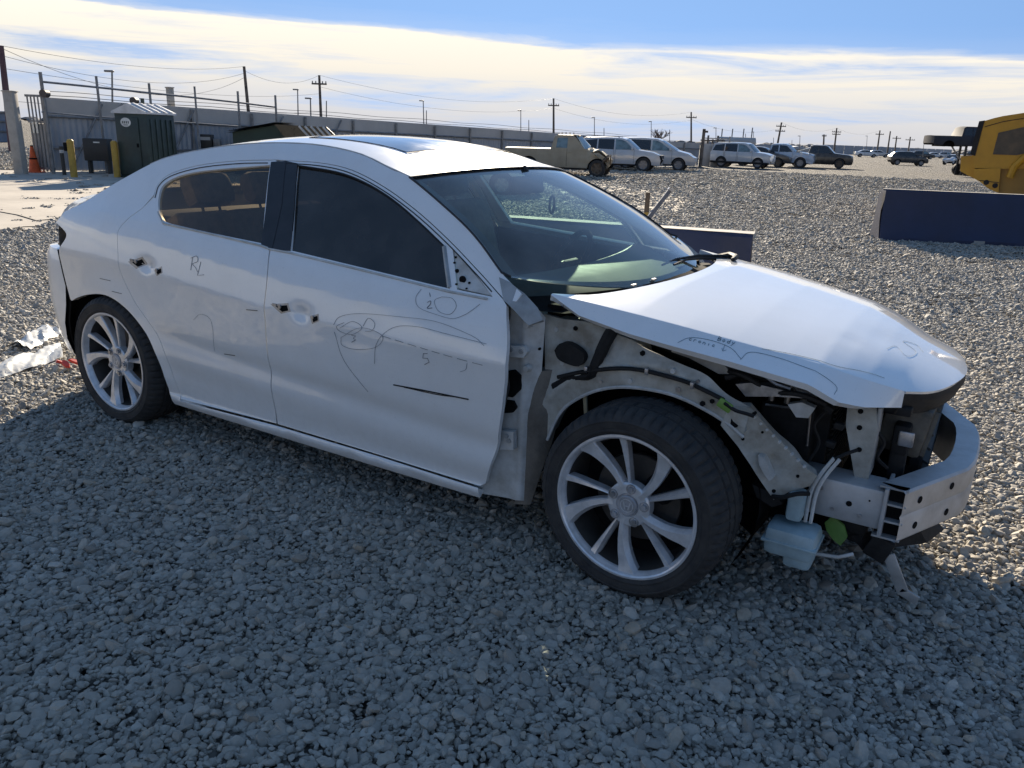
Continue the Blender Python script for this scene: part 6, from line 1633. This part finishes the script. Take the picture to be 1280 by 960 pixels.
for y_ in (-.25, 1.45):
    MB().revolveY([(.42, 0), (.60, -.03), (.74, .02), (.78, .10), (.78, .42), (.74, .5), (.42, .5)], (wc[0], y_, .78), 32).build('tyre', M_RUB, ld); MB().revolveY([(.43, .02), (.40, .0), (.30, .12), (.001, .12)], (wc[0], y_, .78), 24).build('rim', M_LOAD, ld)
cbx = lp(1400, 150)[0]
MB().box((cbx+.9, .75, 2.6), (1.3, 1.4, 1.5), None, .08).build('cab', M_LGL, ld); MB().box((cbx+.9, .75, 3.42), (1.5, 1.6, .14), None, .05).build('cab_roof', M_LOAD, ld)
MB().box((cbx+.9, .75, 1.2), (1.8, 1.3, 1.4), None, .08).build('chassis', M_LOAD, ld)

# ------------------------------------------------------------------ blue concrete barriers
def chipped(name, col, chip, thr=.66):
    """Painted concrete: paint with chips, scrapes and dust streaks."""
    m = simple(name, col, .6, scale=2, col2=tuple(c*.7 for c in col), bump=.2, bscale=30)
    t = m.node_tree; p = t.nodes['Principled BSDF']; src = p.inputs['Base Color'].links[0].from_socket
    tcn = N(t, 'ShaderNodeTexCoord'); mpn = N(t, 'ShaderNodeMapping'); mpn.inputs['Scale'].default_value = (1.2, 3, 5)
    nz = N(t, 'ShaderNodeTexNoise'); nz.inputs['Scale'].default_value = 3.5; nz.inputs['Detail'].default_value = 10; nz.inputs['Roughness'].default_value = .75
    t.links.new(tcn.outputs['Object'], mpn.inputs[0]); t.links.new(mpn.outputs[0], nz.inputs['Vector'])
    f = ramp(t, nz.outputs['Fac'], [(thr-.05, g_(0)), (thr-.02, g_(.12)), (thr, g_(.85))])
    mx = N(t, 'ShaderNodeMix', data_type='RGBA'); mx.inputs['B'].default_value = rgba(chip)
    t.links.new(f.outputs[0], mx.inputs['Factor']); t.links.new(src, mx.inputs['A']); t.links.new(mx.outputs['Result'], p.inputs['Base Color'])
    return m
M_BLUE = chipped('navy_barrier_paint', (.020, .029, .074), (.16, .16, .17), .70)
M_CEDGE = simple('chipped_concrete', (.38, .36, .33), .85, scale=6)
def barrier(label, A, B, length, from_b=False):
    d = (B-A); d.z = 0; d.normalize()
    n = Vector((-d.y, d.x, 0))
    o0 = (B-d*length) if from_b else A
    b = empty('concrete_barrier', (o0.x, o0.y, 0), math.atan2(d.y, d.x), label, 'barrier', 'blue barriers')
    prof = [(-.29, 0), (-.29, .07), (-.17, .30), (-.105, .79), (-.09, .81), (.09, .81), (.105, .79), (.17, .30), (.29, .07), (.29, 0)]
    rows = []
    for i, x in enumerate(np.linspace(0, length, 25)):
        rows.append([(x+(.03 if i == 0 else -.03 if i == 24 else 0)*(z/.8), y+random.uniform(-.004, .004), z+random.uniform(-.004, .004)*(z > .05)) for y, z in prof])
    mb = MB(); mb.grid(rows); mb.f += [tuple(range(10)), tuple(range(24*10+9, 24*10-1, -1))]
    mb.build('block', M_BLUE, b, 25)
    # bare, worn concrete along the top and one worn end
    tp_ = MB(); tp_.grid([[(x, -.085+random.uniform(-.012, .006), .8145), (x, .085+random.uniform(-.006, .012), .8145)] for x in np.linspace(.02, length-.02, 50)]); tp_.build('worn_top', M_CEDGE, b, 0)
    en = MB(); x = length-.005 if from_b else .004
    en.add([(x+(.012 if from_b else -.012), y*.99, z) for y, z in [(-.27, .02), (-.16, .30), (-.10, .77), (.10, .77), (.16, .30), (.27, .02)]], [(0, 1, 2, 3, 4, 5)])
    en.build('end_face', M_CEDGE if from_b else M_BLUE, b, 0)
    for x in (length*.25, length*.6): MB().box((x, -.285, .05), (.16, .03, .05)).build('lift_slot', M_CEDGE, b)
    return b
A, B = at(1103, 236, .81), at(1280, 243.5, .81)
barrier('long navy blue concrete barrier in front of the yellow loader', A, B, 6.1)
A, B = at(800, 282, .81), at(947, 292, .81)
barrier('navy blue concrete barrier just behind the bonnet of the white sedan', A, B, 3.9, True)
# stub posts behind the sedan's windshield
q = at_depth(806, 290, 12.2); q.z = 0
bs = empty('rusty_bollard', q, 0, 'slim bollard with rusty brown top and yellow foot behind the windshield', 'bollard')
h1_, h2_ = hit_line(805, 265, q, q+RH).z, hit_line(805, 240, q, q+RH).z
MB().cyl((0, 0, 0), (0, 0, h1_), .034, n=12).build('yellow_foot', M_YEL, bs); MB().cyl((0, 0, h1_), (0, 0, h2_), .038, .034, n=12).build('rusty_top', M_RUSTW, bs)
q0 = at_depth(786, 306, 11.6); q0.z = 0; q1 = hit_line(838, 237, q0, q0+RH)
ls = empty('leaning_bar', q0, 0, 'blue grey steel bar leaning up beside the rusty bollard', 'bar')
MB().box((q1-q0)/2, (.055, .055, (q1-q0).length), (q1-q0).to_track_quat('Z', 'Y').to_matrix()).build('bar', simple('blue_grey_steel', (.12, .14, .18), .5), ls); MB().box((q1-q0), (.09, .07, .03), (q1-q0).to_track_quat('Z', 'Y').to_matrix()).build('end_plate', M_STEEL, ls)

# ------------------------------------------------------------------ torn bumper skin and lens shards behind the rear wheel
def crumple(name, label, pts, seed, mat, h=.10):
    P4 = [at(*q) for q in pts]; c = sum(P4, Vector())/4; e = empty(name, c, 0, label, 'debris')
    rs_ = np.random.default_rng(seed); nr, nc = 12, 34; rows = []
    for i in range(nr):
        row = []
        for j in range(nc):
            u, v_ = j/(nc-1), i/(nr-1)
            p = P4[0].lerp(P4[1], u).lerp(P4[3].lerp(P4[2], u), v_)-c
            z = .035+h*abs(math.sin(u*5+seed)+.6*math.sin(v_*6+u*9)+.25*math.sin(u*31+v_*17))*.8+rs_.uniform(0, .006)
            row.append(p+Vector((rs_.uniform(-.004, .004), rs_.uniform(-.004, .004), z*(1-abs(2*v_-1)**3*.6))))
        rows.append(row)
    MB().grid(rows).build('sheet', mat, e, 50); return e
crumple('torn_bumper_skin', 'larger crumpled white bumper skin lying behind the rear wheel', [(-14, 466), (76, 434), (80, 452), (0, 476)], 3, M_WHITE2, .026)
crumple('torn_bumper_strip', 'smaller crumpled white strip nearest the rear bumper', [(12, 440), (52, 411), (78, 420), (40, 441)], 8, M_WHITE2, .03)
for k, (x, y, lab) in enumerate(((84, 464, 'red lens shard under the rear bumper corner'), (94, 461, 'red lens shard closest to the rear tyre'), (76, 462, 'red lens shard beside the torn white skin'))):
    o = MB(); rr = random.Random(k); o.prism([(.035*math.cos(t)*rr.uniform(.6, 1.2), .022*math.sin(t)*rr.uniform(.6, 1.2)) for t in np.linspace(0, 6.283, 7)[:-1]], lambda a, b: (a, b, 0), lambda a, b: (a*.9, b*.9, .014))
    o = o.build('lens_shard', simple('red_shard', (.55, .06, .04), .3), None, 0); o.location = at(x, y)+Vector((0, 0, .04)); o.rotation_euler = (.3, .4, k); tag(o, lab, 'shard')
